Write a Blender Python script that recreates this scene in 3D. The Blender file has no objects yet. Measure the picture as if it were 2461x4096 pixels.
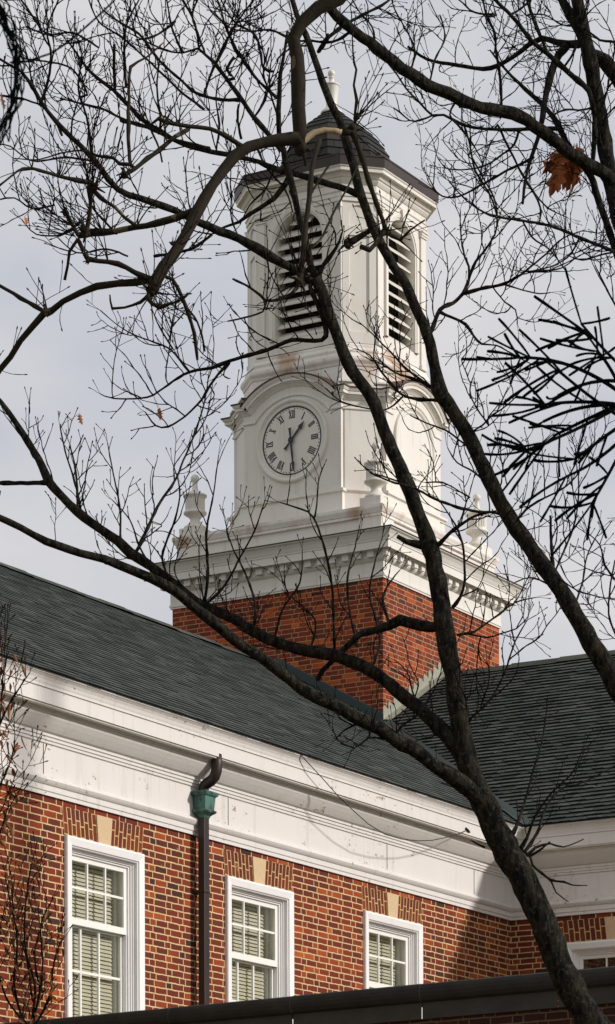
import bpy, math, random
from mathutils import Vector, Matrix
R = math.radians
S = bpy.context.scene
COL = S.collection

# ------------------------------------------------------------------ camera
CAM = Vector((-33.9156, -17.4375, -5.5513)); YAW = 0.5401; ROLL = -0.0032; FPX = 12523.0; PCY = 5511.5; PCX = 1230.5
FW = Vector((math.cos(YAW), math.sin(YAW), 0)); RT = Vector((math.sin(YAW), -math.cos(YAW), 0)); UP = Vector((0, 0, 1))
RT3 = RT*math.cos(ROLL) + UP*math.sin(ROLL); UP3 = UP*math.cos(ROLL) - RT*math.sin(ROLL)
GROUND = -7.15
def at(px, py, d):                      # photo pixel (2461 x 4096) at a depth in metres -> point in the place
    return CAM + (FW + RT3*((px-PCX)/FPX) + UP3*((PCY-py)/FPX))*d
cd = bpy.data.cameras.new('camera'); cam = bpy.data.objects.new('camera', cd); COL.objects.link(cam)
m = Matrix((RT3, UP3, -FW)).transposed().to_4x4(); m.translation = CAM
cam.matrix_world = m
cd.sensor_fit = 'VERTICAL'; cd.sensor_height = 24; cd.sensor_width = 24
cd.lens = 24*FPX/4096; cd.shift_y = (PCY-2048)/4096; cd.clip_end = 3000; cd.clip_start = .1
cd.dof.use_dof = True; cd.dof.focus_distance = 34; cd.dof.aperture_fstop = 73.4/1000/0.0032
S.camera = cam

# ------------------------------------------------------------------ mesh builder
class MB:
    def __init__(s): s.v = []; s.f = []; s.uv = {}; s.sm = False
    def add(s, pts, faces, uv=None):
        b = len(s.v); s.v.extend([tuple(p) for p in pts])
        for i, f in enumerate(faces):
            if uv and uv[i] is not None: s.uv[len(s.f)] = uv[i]
            s.f.append([b+k for k in f])
    def quad(s, a, b, c, d, uv=None): s.add([a, b, c, d], [(0, 1, 2, 3)], [uv] if uv else None)
    def box(s, x0, x1, y0, y1, z0, z1):
        P = [(x0,y0,z0),(x1,y0,z0),(x1,y1,z0),(x0,y1,z0),(x0,y0,z1),(x1,y0,z1),(x1,y1,z1),(x0,y1,z1)]
        s.add(P, [(0,3,2,1),(4,5,6,7),(0,1,5,4),(1,2,6,5),(2,3,7,6),(3,0,4,7)])
    def obox(s, c, ax, ay, az):         # oriented box: centre and three half-axis vectors
        P = []
        for k in (-1, 1):
            for a, b in ((-1,-1),(1,-1),(1,1),(-1,1)): P.append(c+ax*a+ay*b+az*k)
        s.add(P, [(0,3,2,1),(4,5,6,7),(0,1,5,4),(1,2,6,5),(2,3,7,6),(3,0,4,7)])
    def strips(s, rings, closed=False, cap=False):   # rings: equally long lists of points
        n = len(rings[0]); b = len(s.v)
        for r in rings: s.v.extend([tuple(p) for p in r])
        for i in range(len(rings)-1):
            for j in range(n if closed else n-1):
                k = (j+1) % n
                s.f.append([b+i*n+j, b+i*n+k, b+(i+1)*n+k, b+(i+1)*n+j])
        if cap:
            s.f.append([b+j for j in range(n)][::-1]); s.f.append([b+(len(rings)-1)*n+j for j in range(n)])
    def lathe(s, c, prof, n=24, flute=None):
        rings = []
        for r, z in prof:
            ring = []
            for i in range(n):
                a = 2*math.pi*i/n; rr = r
                if flute and flute[0] <= z <= flute[1]: rr = r*(1-flute[2]*(i % 2))
                ring.append((c[0]+rr*math.cos(a), c[1]+rr*math.sin(a), c[2]+z))
            rings.append(ring)
        s.strips(rings, True, True)
    def tube(s, pts, rad, n=6, cap=True):
        rings = []; prev = None
        for i, p in enumerate(pts):
            t = (pts[min(i+1, len(pts)-1)] - pts[max(i-1, 0)])
            if t.length < 1e-9: t = Vector((0, 0, 1))
            t.normalize()
            if prev is None: prev = t.orthogonal().normalized()
            prev = (prev - t*prev.dot(t))
            if prev.length < 1e-6: prev = t.orthogonal()
            prev.normalize(); b = t.cross(prev)
            r = rad[i]
            rings.append([p + (prev*math.cos(2*math.pi*k/n) + b*math.sin(2*math.pi*k/n))*r for k in range(n)])
        s.strips(rings, True, cap and n > 3)
    def build(s, name, mat, parent=None, smooth=False, bevel=0):
        me = bpy.data.meshes.new(name)
        off = Vector((0, 0, 0)); q = parent
        while q is not None: off += Vector(q.location); q = q.parent
        me.from_pydata([(x-off[0], y-off[1], z-off[2]) for x, y, z in s.v] if off.length else s.v, [], s.f)
        me.materials.append(mat)
        uvl = me.uv_layers.new(name='UVMap')
        for i, pl in enumerate(me.polygons):
            cu = s.uv.get(i)
            if cu:
                for k, li in enumerate(pl.loop_indices): uvl.data[li].uv = cu[k]
                continue
            nrm = pl.normal; l2 = math.hypot(nrm.x, nrm.y)
            if abs(nrm.z) > .8:
                for li in pl.loop_indices:
                    v = s.v[me.loops[li].vertex_index]; uvl.data[li].uv = (v[0], v[1])
            else:
                tx, ty = -nrm.y/l2, nrm.x/l2
                if abs(tx) > .95: tx, ty = 1, 0
                if abs(ty) > .95: tx, ty = 0, 1
                for li in pl.loop_indices:
                    v = s.v[me.loops[li].vertex_index]; uvl.data[li].uv = (v[0]*tx+v[1]*ty, v[2])
        if smooth: me.polygons.foreach_set('use_smooth', [True]*len(me.polygons))
        me.update()
        o = bpy.data.objects.new(name, me); COL.objects.link(o)
        if parent: o.parent = parent
        if bevel:
            md = o.modifiers.new('bevel', 'BEVEL'); md.width = bevel; md.segments = 2; md.limit_method = 'ANGLE'
        return o
def thing(name, label, cat, loc, group=None):
    o = bpy.data.objects.new(name, None); COL.objects.link(o); o.location = loc; o.empty_display_size = .2
    o['label'] = label; o['category'] = cat
    if group: o['group'] = group
    return o
def tag(o, label, cat, group=None):
    o['label'] = label; o['category'] = cat
    if group: o['group'] = group
    return o

# ------------------------------------------------------------------ materials
class NT:
    def __init__(s, name):
        s.m = bpy.data.materials.new(name); s.m.use_nodes = True; s.t = s.m.node_tree; s.n = s.t.nodes
        s.b = s.n['Principled BSDF']
    def node(s, typ, **kw):
        nd = s.n.new(typ)
        for k, v in kw.items():
            if k.startswith('i_'): s.setin(nd, k[2:], v)
            else: setattr(nd, k, v)
        return nd
    def setin(s, nd, key, v):
        sock = nd.inputs[int(key)] if key.isdigit() else nd.inputs[key]
        if hasattr(v, 'links') or isinstance(v, bpy.types.NodeSocket): s.t.links.new(v, sock)
        else: sock.default_value = v
    def math(s, op, a, b=None, c=None):
        nd = s.n.new('ShaderNodeMath'); nd.operation = op
        for i, v in enumerate((a, b, c)):
            if v is None: continue
            if isinstance(v, bpy.types.NodeSocket): s.t.links.new(v, nd.inputs[i])
            else: nd.inputs[i].default_value = v
        return nd.outputs[0]
    def mix(s, f, a, b, mode='MIX'):
        nd = s.n.new('ShaderNodeMix'); nd.data_type = 'RGBA'; nd.blend_type = mode
        for i, v in ((0, f), (6, a), (7, b)):
            if isinstance(v, bpy.types.NodeSocket): s.t.links.new(v, nd.inputs[i])
            else: nd.inputs[i].default_value = v if i == 0 else (*v, 1)
        return nd.outputs[2]
    def ramp(s, f, stops, interp='LINEAR'):
        nd = s.n.new('ShaderNodeValToRGB'); cr = nd.color_ramp; cr.interpolation = interp
        s.t.links.new(f, nd.inputs[0])
        while len(cr.elements) < len(stops): cr.elements.new(.5)
        for e, (p, c) in zip(cr.elements, stops): e.position = p; e.color = (*c, 1) if len(c) == 3 else c
        return nd.outputs[0]
    def noise(s, scale, detail=3, vec=None, rough=.55, dist=0):
        nd = s.n.new('ShaderNodeTexNoise'); nd.inputs['Scale'].default_value = scale; nd.inputs['Detail'].default_value = detail
        nd.inputs['Roughness'].default_value = rough; nd.inputs['Distortion'].default_value = dist
        if vec is None: vec = s.n.new('ShaderNodeNewGeometry').outputs['Position']
        s.t.links.new(vec, nd.inputs['Vector'])
        return nd.outputs[0]
    def mapped(s, sc, src=None):
        nd = s.n.new('ShaderNodeMapping'); nd.inputs['Scale'].default_value = sc
        s.t.links.new(src or s.n.new('ShaderNodeNewGeometry').outputs['Position'], nd.inputs[0]); return nd.outputs[0]
    def out(s, col=None, rough=.6, bump=None, bstr=.3, bdist=.01, metal=0, spec=None):
        if col is not None:
            if isinstance(col, bpy.types.NodeSocket): s.t.links.new(col, s.b.inputs['Base Color'])
            else: s.b.inputs['Base Color'].default_value = (*col, 1)
        if isinstance(rough, bpy.types.NodeSocket): s.t.links.new(rough, s.b.inputs['Roughness'])
        else: s.b.inputs['Roughness'].default_value = rough
        s.b.inputs['Metallic'].default_value = metal
        if spec is not None: s.b.inputs['Specular IOR Level'].default_value = spec
        if bump is not None:
            bn = s.n.new('ShaderNodeBump'); bn.inputs['Strength'].default_value = bstr; bn.inputs['Distance'].default_value = bdist
            s.t.links.new(bump, bn.inputs['Height']); s.t.links.new(bn.outputs[0], s.b.inputs['Normal'])
        return s.m

def brick_mat(name, cols, mortar, jt=.0130, stack=False, driftk=.22, ch=.0677):
    n = NT(name); uv = n.n.new('ShaderNodeUVMap'); uv.uv_map = 'UVMap'
    sep = n.n.new('ShaderNodeSeparateXYZ'); n.t.links.new(uv.outputs[0], sep.inputs[0])
    nz = n.n.new('ShaderNodeTexNoise'); nz.inputs['Scale'].default_value = 16; nz.inputs['Detail'].default_value = 2
    n.t.links.new(uv.outputs[0], nz.inputs['Vector'])
    sepn = n.n.new('ShaderNodeSeparateXYZ'); n.t.links.new(nz.outputs['Color'], sepn.inputs[0])
    wob = n.math('MULTIPLY', n.math('SUBTRACT', sepn.outputs[0], .5), .014)
    wob2 = n.math('MULTIPLY', n.math('SUBTRACT', sepn.outputs[1], .5), .014)
    u = n.math('ADD', sep.outputs[0], wob); v = n.math('ADD', sep.outputs[1], wob2)
    row = n.math('FLOOR', n.math('DIVIDE', v, ch)); fv = n.math('SUBTRACT', v, n.math('MULTIPLY', row, ch))
    rnd = n.node('ShaderNodeTexWhiteNoise', noise_dimensions='1D'); n.t.links.new(row, rnd.inputs['W'])
    L, H = .213, .1075; P = 2*L+H
    par = n.math('FLOORED_MODULO', row, 2)
    if stack:   # upright bricks of a flat arch: one long and one half brick, alternating
        u2 = n.math('ADD', u, n.math('MULTIPLY', par, .155))
        P = .2705+.001; L = .165
        per = n.math('FLOOR', n.math('DIVIDE', u2, P)); t = n.math('SUBTRACT', u2, n.math('MULTIPLY', per, P))
        k1 = n.math('GREATER_THAN', t, L)
        lo = n.math('MULTIPLY', k1, L); wd = n.math('ADD', L, n.math('MULTIPLY', k1, P-2*L)); kid = k1
    else:
        u2 = n.math('ADD', n.math('ADD', u, n.math('MULTIPLY', par, P*.5+.02)), n.math('MULTIPLY', rnd.outputs['Value'], .03))
        per = n.math('FLOOR', n.math('DIVIDE', u2, P)); t = n.math('SUBTRACT', u2, n.math('MULTIPLY', per, P))
        k1 = n.math('GREATER_THAN', t, L); k2 = n.math('GREATER_THAN', t, 2*L)
        kid = n.math('ADD', k1, k2); lo = n.math('MULTIPLY', kid, L)
        wd = n.math('SUBTRACT', L, n.math('MULTIPLY', k2, L-H))
    ft = n.math('SUBTRACT', t, lo)
    du = n.math('MINIMUM', ft, n.math('SUBTRACT', wd, ft)); dv = n.math('MINIMUM', fv, n.math('SUBTRACT', ch, fv))
    dd = n.math('MINIMUM', du, dv)
    mask = n.node('ShaderNodeMapRange', interpolation_type='SMOOTHSTEP'); n.t.links.new(dd, mask.inputs[0])
    mask.inputs[1].default_value = jt*.5-.0015; mask.inputs[2].default_value = jt*.5+.002
    cb = n.n.new('ShaderNodeCombineXYZ'); n.t.links.new(n.math('ADD', n.math('MULTIPLY', per, 3), kid), cb.inputs[0]); n.t.links.new(row, cb.inputs[1])
    wn = n.node('ShaderNodeTexWhiteNoise', noise_dimensions='3D'); n.t.links.new(cb.outputs[0], wn.inputs['Vector'])
    big = n.noise(.9, 2)
    val = n.math('ADD', n.math('MULTIPLY', wn.outputs['Value'], .78), n.math('MULTIPLY', n.math('SUBTRACT', big, .39), .8))
    bc = n.ramp(val, cols)
    drift = n.ramp(n.noise(.45, 4, n.mapped((1, 1, 1.6))), [(.40, (0, 0, 0)), (.62, (1, 1, 1))]); bc = n.mix(n.math('MULTIPLY', drift, driftk), bc, (.07, .022, .014))
    sp = n.noise(55, 3); bc = n.mix(n.math('MULTIPLY', sp, .40), bc, (.05, .018, .012))
    lime = n.math('GREATER_THAN', n.noise(7, 5), .70); bc = n.mix(n.math('MULTIPLY', lime, .35), bc, (.55, .38, .22))
    mo = n.mix(n.noise(7, 5, n.mapped((1, 1, .5))), mortar, tuple(c*.52 for c in mortar))
    col = n.mix(mask.outputs[0], mo, bc)
    h = n.math('ADD', n.math('MULTIPLY', mask.outputs[0], 1), n.math('MULTIPLY', sp, .25))
    return n.out(col, .88, h, .8, .006, spec=.2)

BR = [(0, (.05, .026, .024)), (.07, (.07, .024, .018)), (.13, (.13, .028, .016)), (.40, (.18, .030, .013)), (.65, (.24, .038, .013)), (.87, (.42, .085, .02)), (1, (.55, .15, .035))]
M = {}
M['brick'] = brick_mat('brick', BR, (.80, .57, .29))
M['brick_tower'] = brick_mat('brick_tower', [(p, (c[0]*1.15, c[1]*1.1, c[2]*1.0)) for p, c in BR], (.52, .34, .18), jt=.0105, driftk=0)
M['brick_arch'] = brick_mat('brick_arch', [(0, (.10, .026, .016)), (.5, (.17, .036, .014)), (1, (.26, .055, .016))], (.72, .48, .22), stack=True)
M['brick_dark'] = brick_mat('brick_dark', [(0, (.012, .008, .007)), (.5, (.03, .012, .009)), (1, (.05, .02, .012))], (.16, .11, .065))

def white_mat(name, base=(.80, .765, .72), chips=.0, stain=.0, grime=.25):
    n = NT(name)
    pos = n.mapped((1, 1, .25)); col = n.mix(n.math('MULTIPLY', n.noise(3, 5, pos), grime), base, tuple(c*f for c, f in zip(base, (.72, .70, .62))))
    stk = n.ramp(n.noise(13, 4, n.mapped((1, 1, .07))), [(.56, (0, 0, 0)), (.72, (1, 1, 1))]); col = n.mix(n.math('MULTIPLY', stk, grime*1.1), col, tuple(c*f for c, f in zip(base, (.62, .58, .46))))
    fine = n.noise(45, 3)
    col = n.mix(n.math('MULTIPLY', n.math('GREATER_THAN', fine, .62), .10*grime*4), col, (.45, .42, .36))
    if stain:
        sm = n.ramp(n.noise(1.6, 6, n.mapped((1, 1, .6))), [(.52, (0, 0, 0)), (.68, (1, 1, 1))])
        col = n.mix(n.math('MULTIPLY', sm, stain), col, (.36, .20, .09))
    if chips:
        big = n.math('GREATER_THAN', n.noise(.75, 2), .54)
        ch = n.math('MULTIPLY', n.math('GREATER_THAN', n.noise(11, 6, n.mapped((1, 1, 1.6)), .7), .722-chips*.1), big)
        col = n.mix(ch, col, (.33, .25, .17))
        ch2 = n.math('GREATER_THAN', n.noise(24, 4, n.mapped((1, 1, .8)), .6), .76)
        col = n.mix(ch2, col, (.42, .36, .28))
        return n.out(col, .5, n.math('MULTIPLY', ch, -1), .5, .004)
    return n.out(col, .5, n.noise(9, 3), .08, .01)
M['white'] = white_mat('white_paint')
M['white_chip'] = white_mat('peeling_white_paint', base=(.70, .67, .635), chips=1, grime=.32)
M['white_stain'] = white_mat('stained_white_paint', stain=.75, grime=.5)
M['white_tower'] = white_mat('tower_white_paint', base=(.72, .695, .635), stain=.12, grime=.35)
M['trim'] = white_mat('window_white', base=(.83, .81, .79), grime=.12)
M['sash'] = white_mat('sash_white', base=(.80, .80, .74), grime=.15)
n = NT('keystone_stone'); M['stone'] = n.out(n.mix(n.noise(30, 4), (.62, .47, .27), (.50, .36, .20)), .85, n.noise(60, 3), .3, .003)
def simple(name, col, rough=.6, metal=0, var=.3, sc=6, bump=.2, bd=.004, spec=None, c2=None):
    n = NT(name); c = n.mix(n.noise(sc, 5), tuple(x*(1-var) for x in col), c2 or tuple(x*(1+var) for x in col))
    return n.out(c, rough, n.noise(sc*5, 3), bump, bd, metal, spec)
M['copper_dark'] = simple('dark_copper', (.022, .016, .014), .5, .2, c2=(.042, .026, .019))
M['copper_cap'] = simple('aged_copper_edge', (.035, .03, .026), .5, .2, .5, 3, c2=(.10, .045, .022))
n = NT('verdigris'); M['verdigris'] = n.out(n.mix(n.ramp(n.noise(14, 5, n.mapped((1, 1, .4))), [(.40, (0,0,0)), (.62, (1,1,1))]), (.06, .17, .13), (.020, .028, .022)), .7, n.noise(40, 3), .3, .004)
n = NT('valley_copper'); M['flash'] = n.out(n.mix(n.noise(2.5, 5), (.022, .034, .035), (.045, .07, .065)), .55, n.noise(30, 3), .2, .004, .2)
n = NT('lead_flashing'); M['lead'] = n.out(n.mix(n.noise(12, 4), (.20, .20, .15), (.34, .34, .27)), .6, n.noise(40, 3), .3, .004)
M['coping'] = simple('dark_coping', (.010, .013, .012), .9, 0, .6, 5, .6, .01, c2=(.034, .036, .028))
M['band'] = simple('dark_concrete', (.040, .042, .036), .9, 0, .5, 5)
M['joint'] = simple('pale_joint', (.09, .08, .06), .9, 0, .3, 20)
M['black'] = simple('black_paint', (.008, .010, .011), .45, 0, .2, 20)
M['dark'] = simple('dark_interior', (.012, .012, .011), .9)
M['blind'] = simple('blind_slat', (.62, .60, .48), .55, 0, .06, 5, .02)
M['cable'] = simple('black_cable', (.014, .016, .018), .5)
n = NT('window_glass'); n.n.remove(n.b)
tr = n.node('ShaderNodeBsdfTransparent'); tr.inputs[0].default_value = (.90, .90, .86, 1)
gl = n.node('ShaderNodeBsdfGlossy'); gl.inputs['Roughness'].default_value = .03; gl.inputs[0].default_value = (.9, .95, 1, 1)
fr = n.node('ShaderNodeFresnel'); fr.inputs[0].default_value = 1.75
mx = n.node('ShaderNodeMixShader'); n.t.links.new(fr.outputs[0], mx.inputs[0]); n.t.links.new(tr.outputs[0], mx.inputs[1]); n.t.links.new(gl.outputs[0], mx.inputs[2])
n.t.links.new(mx.outputs[0], n.n['Material Output'].inputs[0]); M['glass'] = n.m

# shingles: every course is a real step; colour varies per shingle through the UV map (u along, v = course number)
def shingle_mat(name, wdt=.28, c1=(.040, .048, .044), c2=(.135, .138, .112), hl=.0):
    n = NT(name); uv = n.n.new('ShaderNodeUVMap'); uv.uv_map = 'UVMap'
    sep = n.n.new('ShaderNodeSeparateXYZ'); n.t.links.new(uv.outputs[0], sep.inputs[0])
    row = n.math('FLOOR', sep.outputs[1]); fv = n.math('SUBTRACT', sep.outputs[1], row)
    wr = n.node('ShaderNodeTexWhiteNoise', noise_dimensions='1D'); n.t.links.new(row, wr.inputs['W'])
    uu = n.math('DIVIDE', n.math('ADD', sep.outputs[0], wr.outputs['Value']), wdt)
    cl = n.math('FLOOR', uu); fu = n.math('SUBTRACT', uu, cl)
    cb = n.n.new('ShaderNodeCombineXYZ'); n.t.links.new(cl, cb.inputs[0]); n.t.links.new(row, cb.inputs[1])
    wn = n.node('ShaderNodeTexWhiteNoise', noise_dimensions='3D'); n.t.links.new(cb.outputs[0], wn.inputs['Vector'])
    col = n.mix(wn.outputs['Value'], c1, c2)
    col = n.mix(n.math('MULTIPLY', n.noise(1.1, 5), .6), col, tuple(c*.6 for c in c2))
    gap = n.math('LESS_THAN', n.math('MINIMUM', fu, n.math('SUBTRACT', 1, fu)), .022)
    col = n.mix(gap, col, (.006, .010, .010))
    gr = n.noise(70, 3); col = n.mix(n.math('MULTIPLY', gr, .6), col, tuple(c*.35 for c in c1))
    col = n.mix(n.math('GREATER_THAN', fv, .975), col, (.004, .009, .010))     # shadow line under each course, painted near-black onto the butt edge
    return n.out(col, .9, gr, .5, .006, spec=.15)
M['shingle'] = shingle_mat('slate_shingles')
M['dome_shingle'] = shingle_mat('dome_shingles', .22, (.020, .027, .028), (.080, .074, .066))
# ------------------------------------------------------------------ sky, sun, ground
w = bpy.data.worlds.new('World'); S.world = w; w.use_nodes = True
nt = w.node_tree; bg = nt.nodes['Background']
sky = nt.nodes.new('ShaderNodeTexSky'); sky.sky_type = 'NISHITA'; sky.sun_disc = False
SD = Vector((.27, -.86, .43)).normalized()
sky.sun_elevation = math.asin(SD.z); sky.sun_rotation = math.atan2(SD.x, SD.y); sky.air_density = 1; sky.dust_density = 2.5
tc = nt.nodes.new('ShaderNodeTexCoord'); mp = nt.nodes.new('ShaderNodeMapping'); mp.inputs['Scale'].default_value = (1, 1, 1.9)
nt.links.new(tc.outputs['Generated'], mp.inputs[0])
cn = nt.nodes.new('ShaderNodeTexNoise'); cn.inputs['Scale'].default_value = 7; cn.inputs['Detail'].default_value = 5; cn.inputs['Roughness'].default_value = .5
nt.links.new(mp.outputs[0], cn.inputs['Vector'])
cr = nt.nodes.new('ShaderNodeValToRGB'); cr.color_ramp.elements[0].position = .36; cr.color_ramp.elements[0].color = (5.7, 5.9, 6.45, 1)
cr.color_ramp.elements[1].position = .60; cr.color_ramp.elements[1].color = (7.3, 7.15, 7.3, 1)
nt.links.new(cn.outputs[0], cr.inputs[0])
mixn = nt.nodes.new('ShaderNodeMix'); mixn.data_type = 'RGBA'; mixn.inputs[0].default_value = .95      # thin cloud over the clear sky
nt.links.new(sky.outputs[0], mixn.inputs[6]); nt.links.new(cr.outputs[0], mixn.inputs[7]); nt.links.new(mixn.outputs[2], bg.inputs[0])
bg.inputs[1].default_value = .10
sl = bpy.data.lights.new('sun', 'SUN'); sl.energy = 3.5; sl.angle = R(4.0); sl.color = (1, .94, .91)
so = bpy.data.objects.new('sun', sl); COL.objects.link(so); so.rotation_euler = SD.to_track_quat('Z', 'Y').to_euler()
S.view_settings.view_transform = 'Standard'; S.view_settings.look = 'None'; S.view_settings.exposure = 0; S.view_settings.gamma = 1
g = MB(); g.quad((-600, -600, GROUND), (900, -600, GROUND), (900, 900, GROUND), (-600, 900, GROUND))
n = NT('winter_lawn'); gm = n.out(n.mix(n.noise(.6, 6), (.11, .10, .045), (.19, .155, .075)), .95, n.noise(20, 4), .5, .03)
go = g.build('ground', gm); go['kind'] = 'structure'

# ------------------------------------------------------------------ the brick building
W_, T_, E_ = 5.8288, 1.7545, .37; C_ = W_-T_
ZE, ZR = 1.045, 4.568; XL, YL = -29., -15.; ZB = GROUND
bld = thing('brick_building', 'red brick college building with white cornice and two dark shingled roofs meeting in a valley', 'building', (0, 0, GROUND))
X1, WW, SP, ZH = -9.3404, 1.328, 2.8711, -.3334
WZB = -2.22
winA = [(X1+i*SP, X1+i*SP+WW) for i in range(3)]
YC = -1.40; winB = [(YC-WW/2, YC+WW/2)]
def wall_cells(mb, f, s0, s1, z0, z1, holes):       # f(s,z)->point
    ss = sorted({s0, s1, *[h for a in holes for h in a[:2]]}); zs = sorted({z0, z1, *[h for a in holes for h in a[2:]]})
    for a, b in zip(ss, ss[1:]):
        for c, d in zip(zs, zs[1:]):
            if any(h[0]-1e-6 <= a and b <= h[1]+1e-6 and h[2]-1e-6 <= c and d <= h[3]+1e-6 for h in holes): continue
            mb.quad(f(a, c), f(b, c), f(b, d), f(a, d))
IN = .10
mb = MB()
wall_cells(mb, lambda s, z: (s, 0, z), XL, 0, ZB, .04, [(a+IN, b-IN, WZB, ZH-IN) for a, b in winA])
wall_cells(mb, lambda s, z: (0, -s, z), 0, -YL, ZB, .04, [(-b+IN, -a-IN, WZB, ZH-IN) for a, b in winB])
mb.quad((XL, 2*W_, ZB), (XL, 0, ZB), (XL, 0, .04), (XL, 2*W_, .04))
mb.add([(XL, 2*W_, .04), (XL, 0, .04), (XL, 0, ZE-.1), (XL, W_, ZR-.1), (XL, 2*W_, ZE-.1)], [(0, 1, 2, 3, 4)])
mb.quad((0, YL, ZB), (2*W_, YL, ZB), (2*W_, YL, .04), (0, YL, .04))
mb.add([(0, YL, .04), (2*W_, YL, .04), (2*W_, YL, ZE-.1), (W_, YL, ZR-.1), (0, YL, ZE-.1)], [(0, 1, 2, 3, 4)])
mb.quad((2*W_, YL, ZB), (2*W_, 2*W_, ZB), (2*W_, 2*W_, ZE-.1), (2*W_, YL, ZE-.1))
mb.quad((2*W_, 2*W_, ZB), (XL, 2*W_, ZB), (XL, 2*W_, ZE-.1), (2*W_, 2*W_, ZE-.1))
mb.build('wall', M['brick'], bld)
# cornice: one profile swept along both eaves, mitred in the inner corner
PROF = [(.004, -.005), (.025, -.005), (.025, .03), (.035, .037), (.035, .088), (.048, .096), (.060, .112), (.072, .135), (.066, .155), (.045, .172), (.028, .182),
        (.028, .478), (.045, .486), (.045, .508), (.058, .514), (.058, .540), (.072, .546), (.072, .574), (.10, .584), (.125, .610), (.158, .648), (.19, .69), (.205, .722),
        (.205, .738), (.222, .738), (.222, .752), (.292, .752), (.296, .768), (.310, .768), (.310, .905), (.324, .910), (.324, .932), (.330, .948), (.336, .972), (.350, .998), (.368, 1.016), (.380, 1.024), (.380, 1.043), (.30, 1.043)]
mb = MB(); mb.strips([[(XL, -o, z), (-o, -o, z)] for o, z in PROF]); mb.f = [f[::-1] for f in mb.f]
mb.build('cornice', M['white_chip'], bld)
mb = MB(); mb.strips([[(-o, -o, z), (-o, YL, z)] for o, z in PROF]); mb.f = [f[::-1] for f in mb.f]
mb.build('cornice', M['white_chip'], bld)
for x in (-9.72, -6.45, -3.1, -1.0):
    mb = MB(); mb.box(x, x+.006, -.032, -.020, .19, .475); mb.build('board_joint', M['dark'], bld)        # joints between the frieze boards
mb = MB(); mb.box(-1.35, -1.1, -.262, -.250, .7495, .7535); mb.build('soffit_vent', M['dark'], bld)
# roofs: real stepped courses
SLOPE = (ZR-ZE)/(W_+E_+.03); NC = 49
def roof(name, f, far, far2, seed, tk):
    mb = MB(); rr = random.Random(seed)
    for i in range(NC):
        a0, a1 = i/NC, (i+1)/NC
        d0 = -E_-.03+(W_+E_+.03)*a0; d1 = -E_-.03+(W_+E_+.03)*a1
        z0 = ZE+(ZR-ZE)*a0; z1 = ZE+(ZR-ZE)*a1
        segs = 120; prevj = None
        for k in range(segs):
            # from the valley (s=d) out to the far end
            def s_at(d, q): return d + (far-d)*q**1.0
            q0, q1 = k/segs, (k+1)/segs
            j = rr.uniform(0, .010); th = tk+rr.uniform(-.25, .35)*tk
            p = [f(s_at(d0, q0), d0-j, z0+th), f(s_at(d0, q1), d0-j, z0+th), f(s_at(d1, q1), d1, z1+.002), f(s_at(d1, q0), d1, z1+.002)]
            uv = [(s_at(d0, q0), i+.99), (s_at(d0, q1), i+.99), (s_at(d1, q1), i+.01), (s_at(d1, q0), i+.01)]
            mb.quad(*p, uv=uv)
            b = [f(s_at(d0, q0), d0-j, z0-.004), f(s_at(d0, q1), d0-j, z0-.004)]
            mb.quad(b[0], b[1], p[1], p[0], uv=[(s_at(d0, q0), i+.99)]*4)
    # back slope
    n2 = 24
    for i in range(n2):
        a0, a1 = i/n2, (i+1)/n2; dd = W_+E_
        d0, d1 = W_+dd*a0, W_+dd*a1; z0, z1 = ZR+(ZE-ZR)*a0, ZR+(ZE-ZR)*a1
        mb.quad(f(far2, d0, z0), f(far, d0, z0), f(far, d1, z1), f(far2, d1, z1), uv=[(0, i*2+.1), (20, i*2+.1), (20, i*2+.9), (0, i*2+.9)])
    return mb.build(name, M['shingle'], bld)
rfA = roof('roof', lambda s, d, z: (s, d, z), XL-.1, 2*W_+E_, 1, .009)
rfB = roof('roof', lambda s, d, z: (d, s, z), YL-.1, 2*W_+E_, 2, .019)
mb = MB()
for i in range(60):
    x0 = XL + (C_-XL)*i/60; x1 = XL + (C_-XL)*(i+1)/60+.03; u = random.Random(i).uniform(0, .012)
    mb.add([(x0, W_-.17, ZR-.075+u), (x1, W_-.17, ZR-.070+u), (x1, W_, ZR+.035+u), (x0, W_, ZR+.03+u), (x0, W_+.17, ZR-.075+u), (x1, W_+.17, ZR-.07+u)], [(0, 1, 2, 3), (3, 2, 5, 4)], [[(x0, .3), (x1, .3), (x1, .6), (x0, .6)]]*2)
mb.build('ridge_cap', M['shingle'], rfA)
mb = MB()
for i in range(50):
    x0 = YL + (C_-YL)*i/50; x1 = YL + (C_-YL)*(i+1)/50+.03; u = random.Random(i+99).uniform(0, .012)
    mb.add([(W_-.17, x0, ZR-.075+u), (W_-.17, x1, ZR-.07+u), (W_, x1, ZR+.035+u), (W_, x0, ZR+.03+u), (W_+.17, x0, ZR-.075+u), (W_+.17, x1, ZR-.07+u)], [(0, 3, 2, 1), (3, 4, 5, 2)], [[(x0, .3), (x1, .3), (x1, .6), (x0, .6)]]*2)
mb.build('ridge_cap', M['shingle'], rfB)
# valley: folded copper sheet following the inner corner of the two roofs
mb = MB(); rs = []
def rz(d): return ZE+(d+E_+.03)*SLOPE
for i in range(25):
    d = -E_-.05+(C_+E_+.05)*i/24; wv = .11+.012*math.sin(i*2.1)
    rs.append([(d-wv, d+.01, rz(d)+.040), (d, d, rz(d)+.022), (d+.01, d-wv, rz(d)+.040)])
rs = [[(a[0][0], a[0][1], a[0][2]), a[1], a[2]] for a in rs]
mb.strips(rs); mb.build('valley_flashing', M['flash'], rfA)

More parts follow.
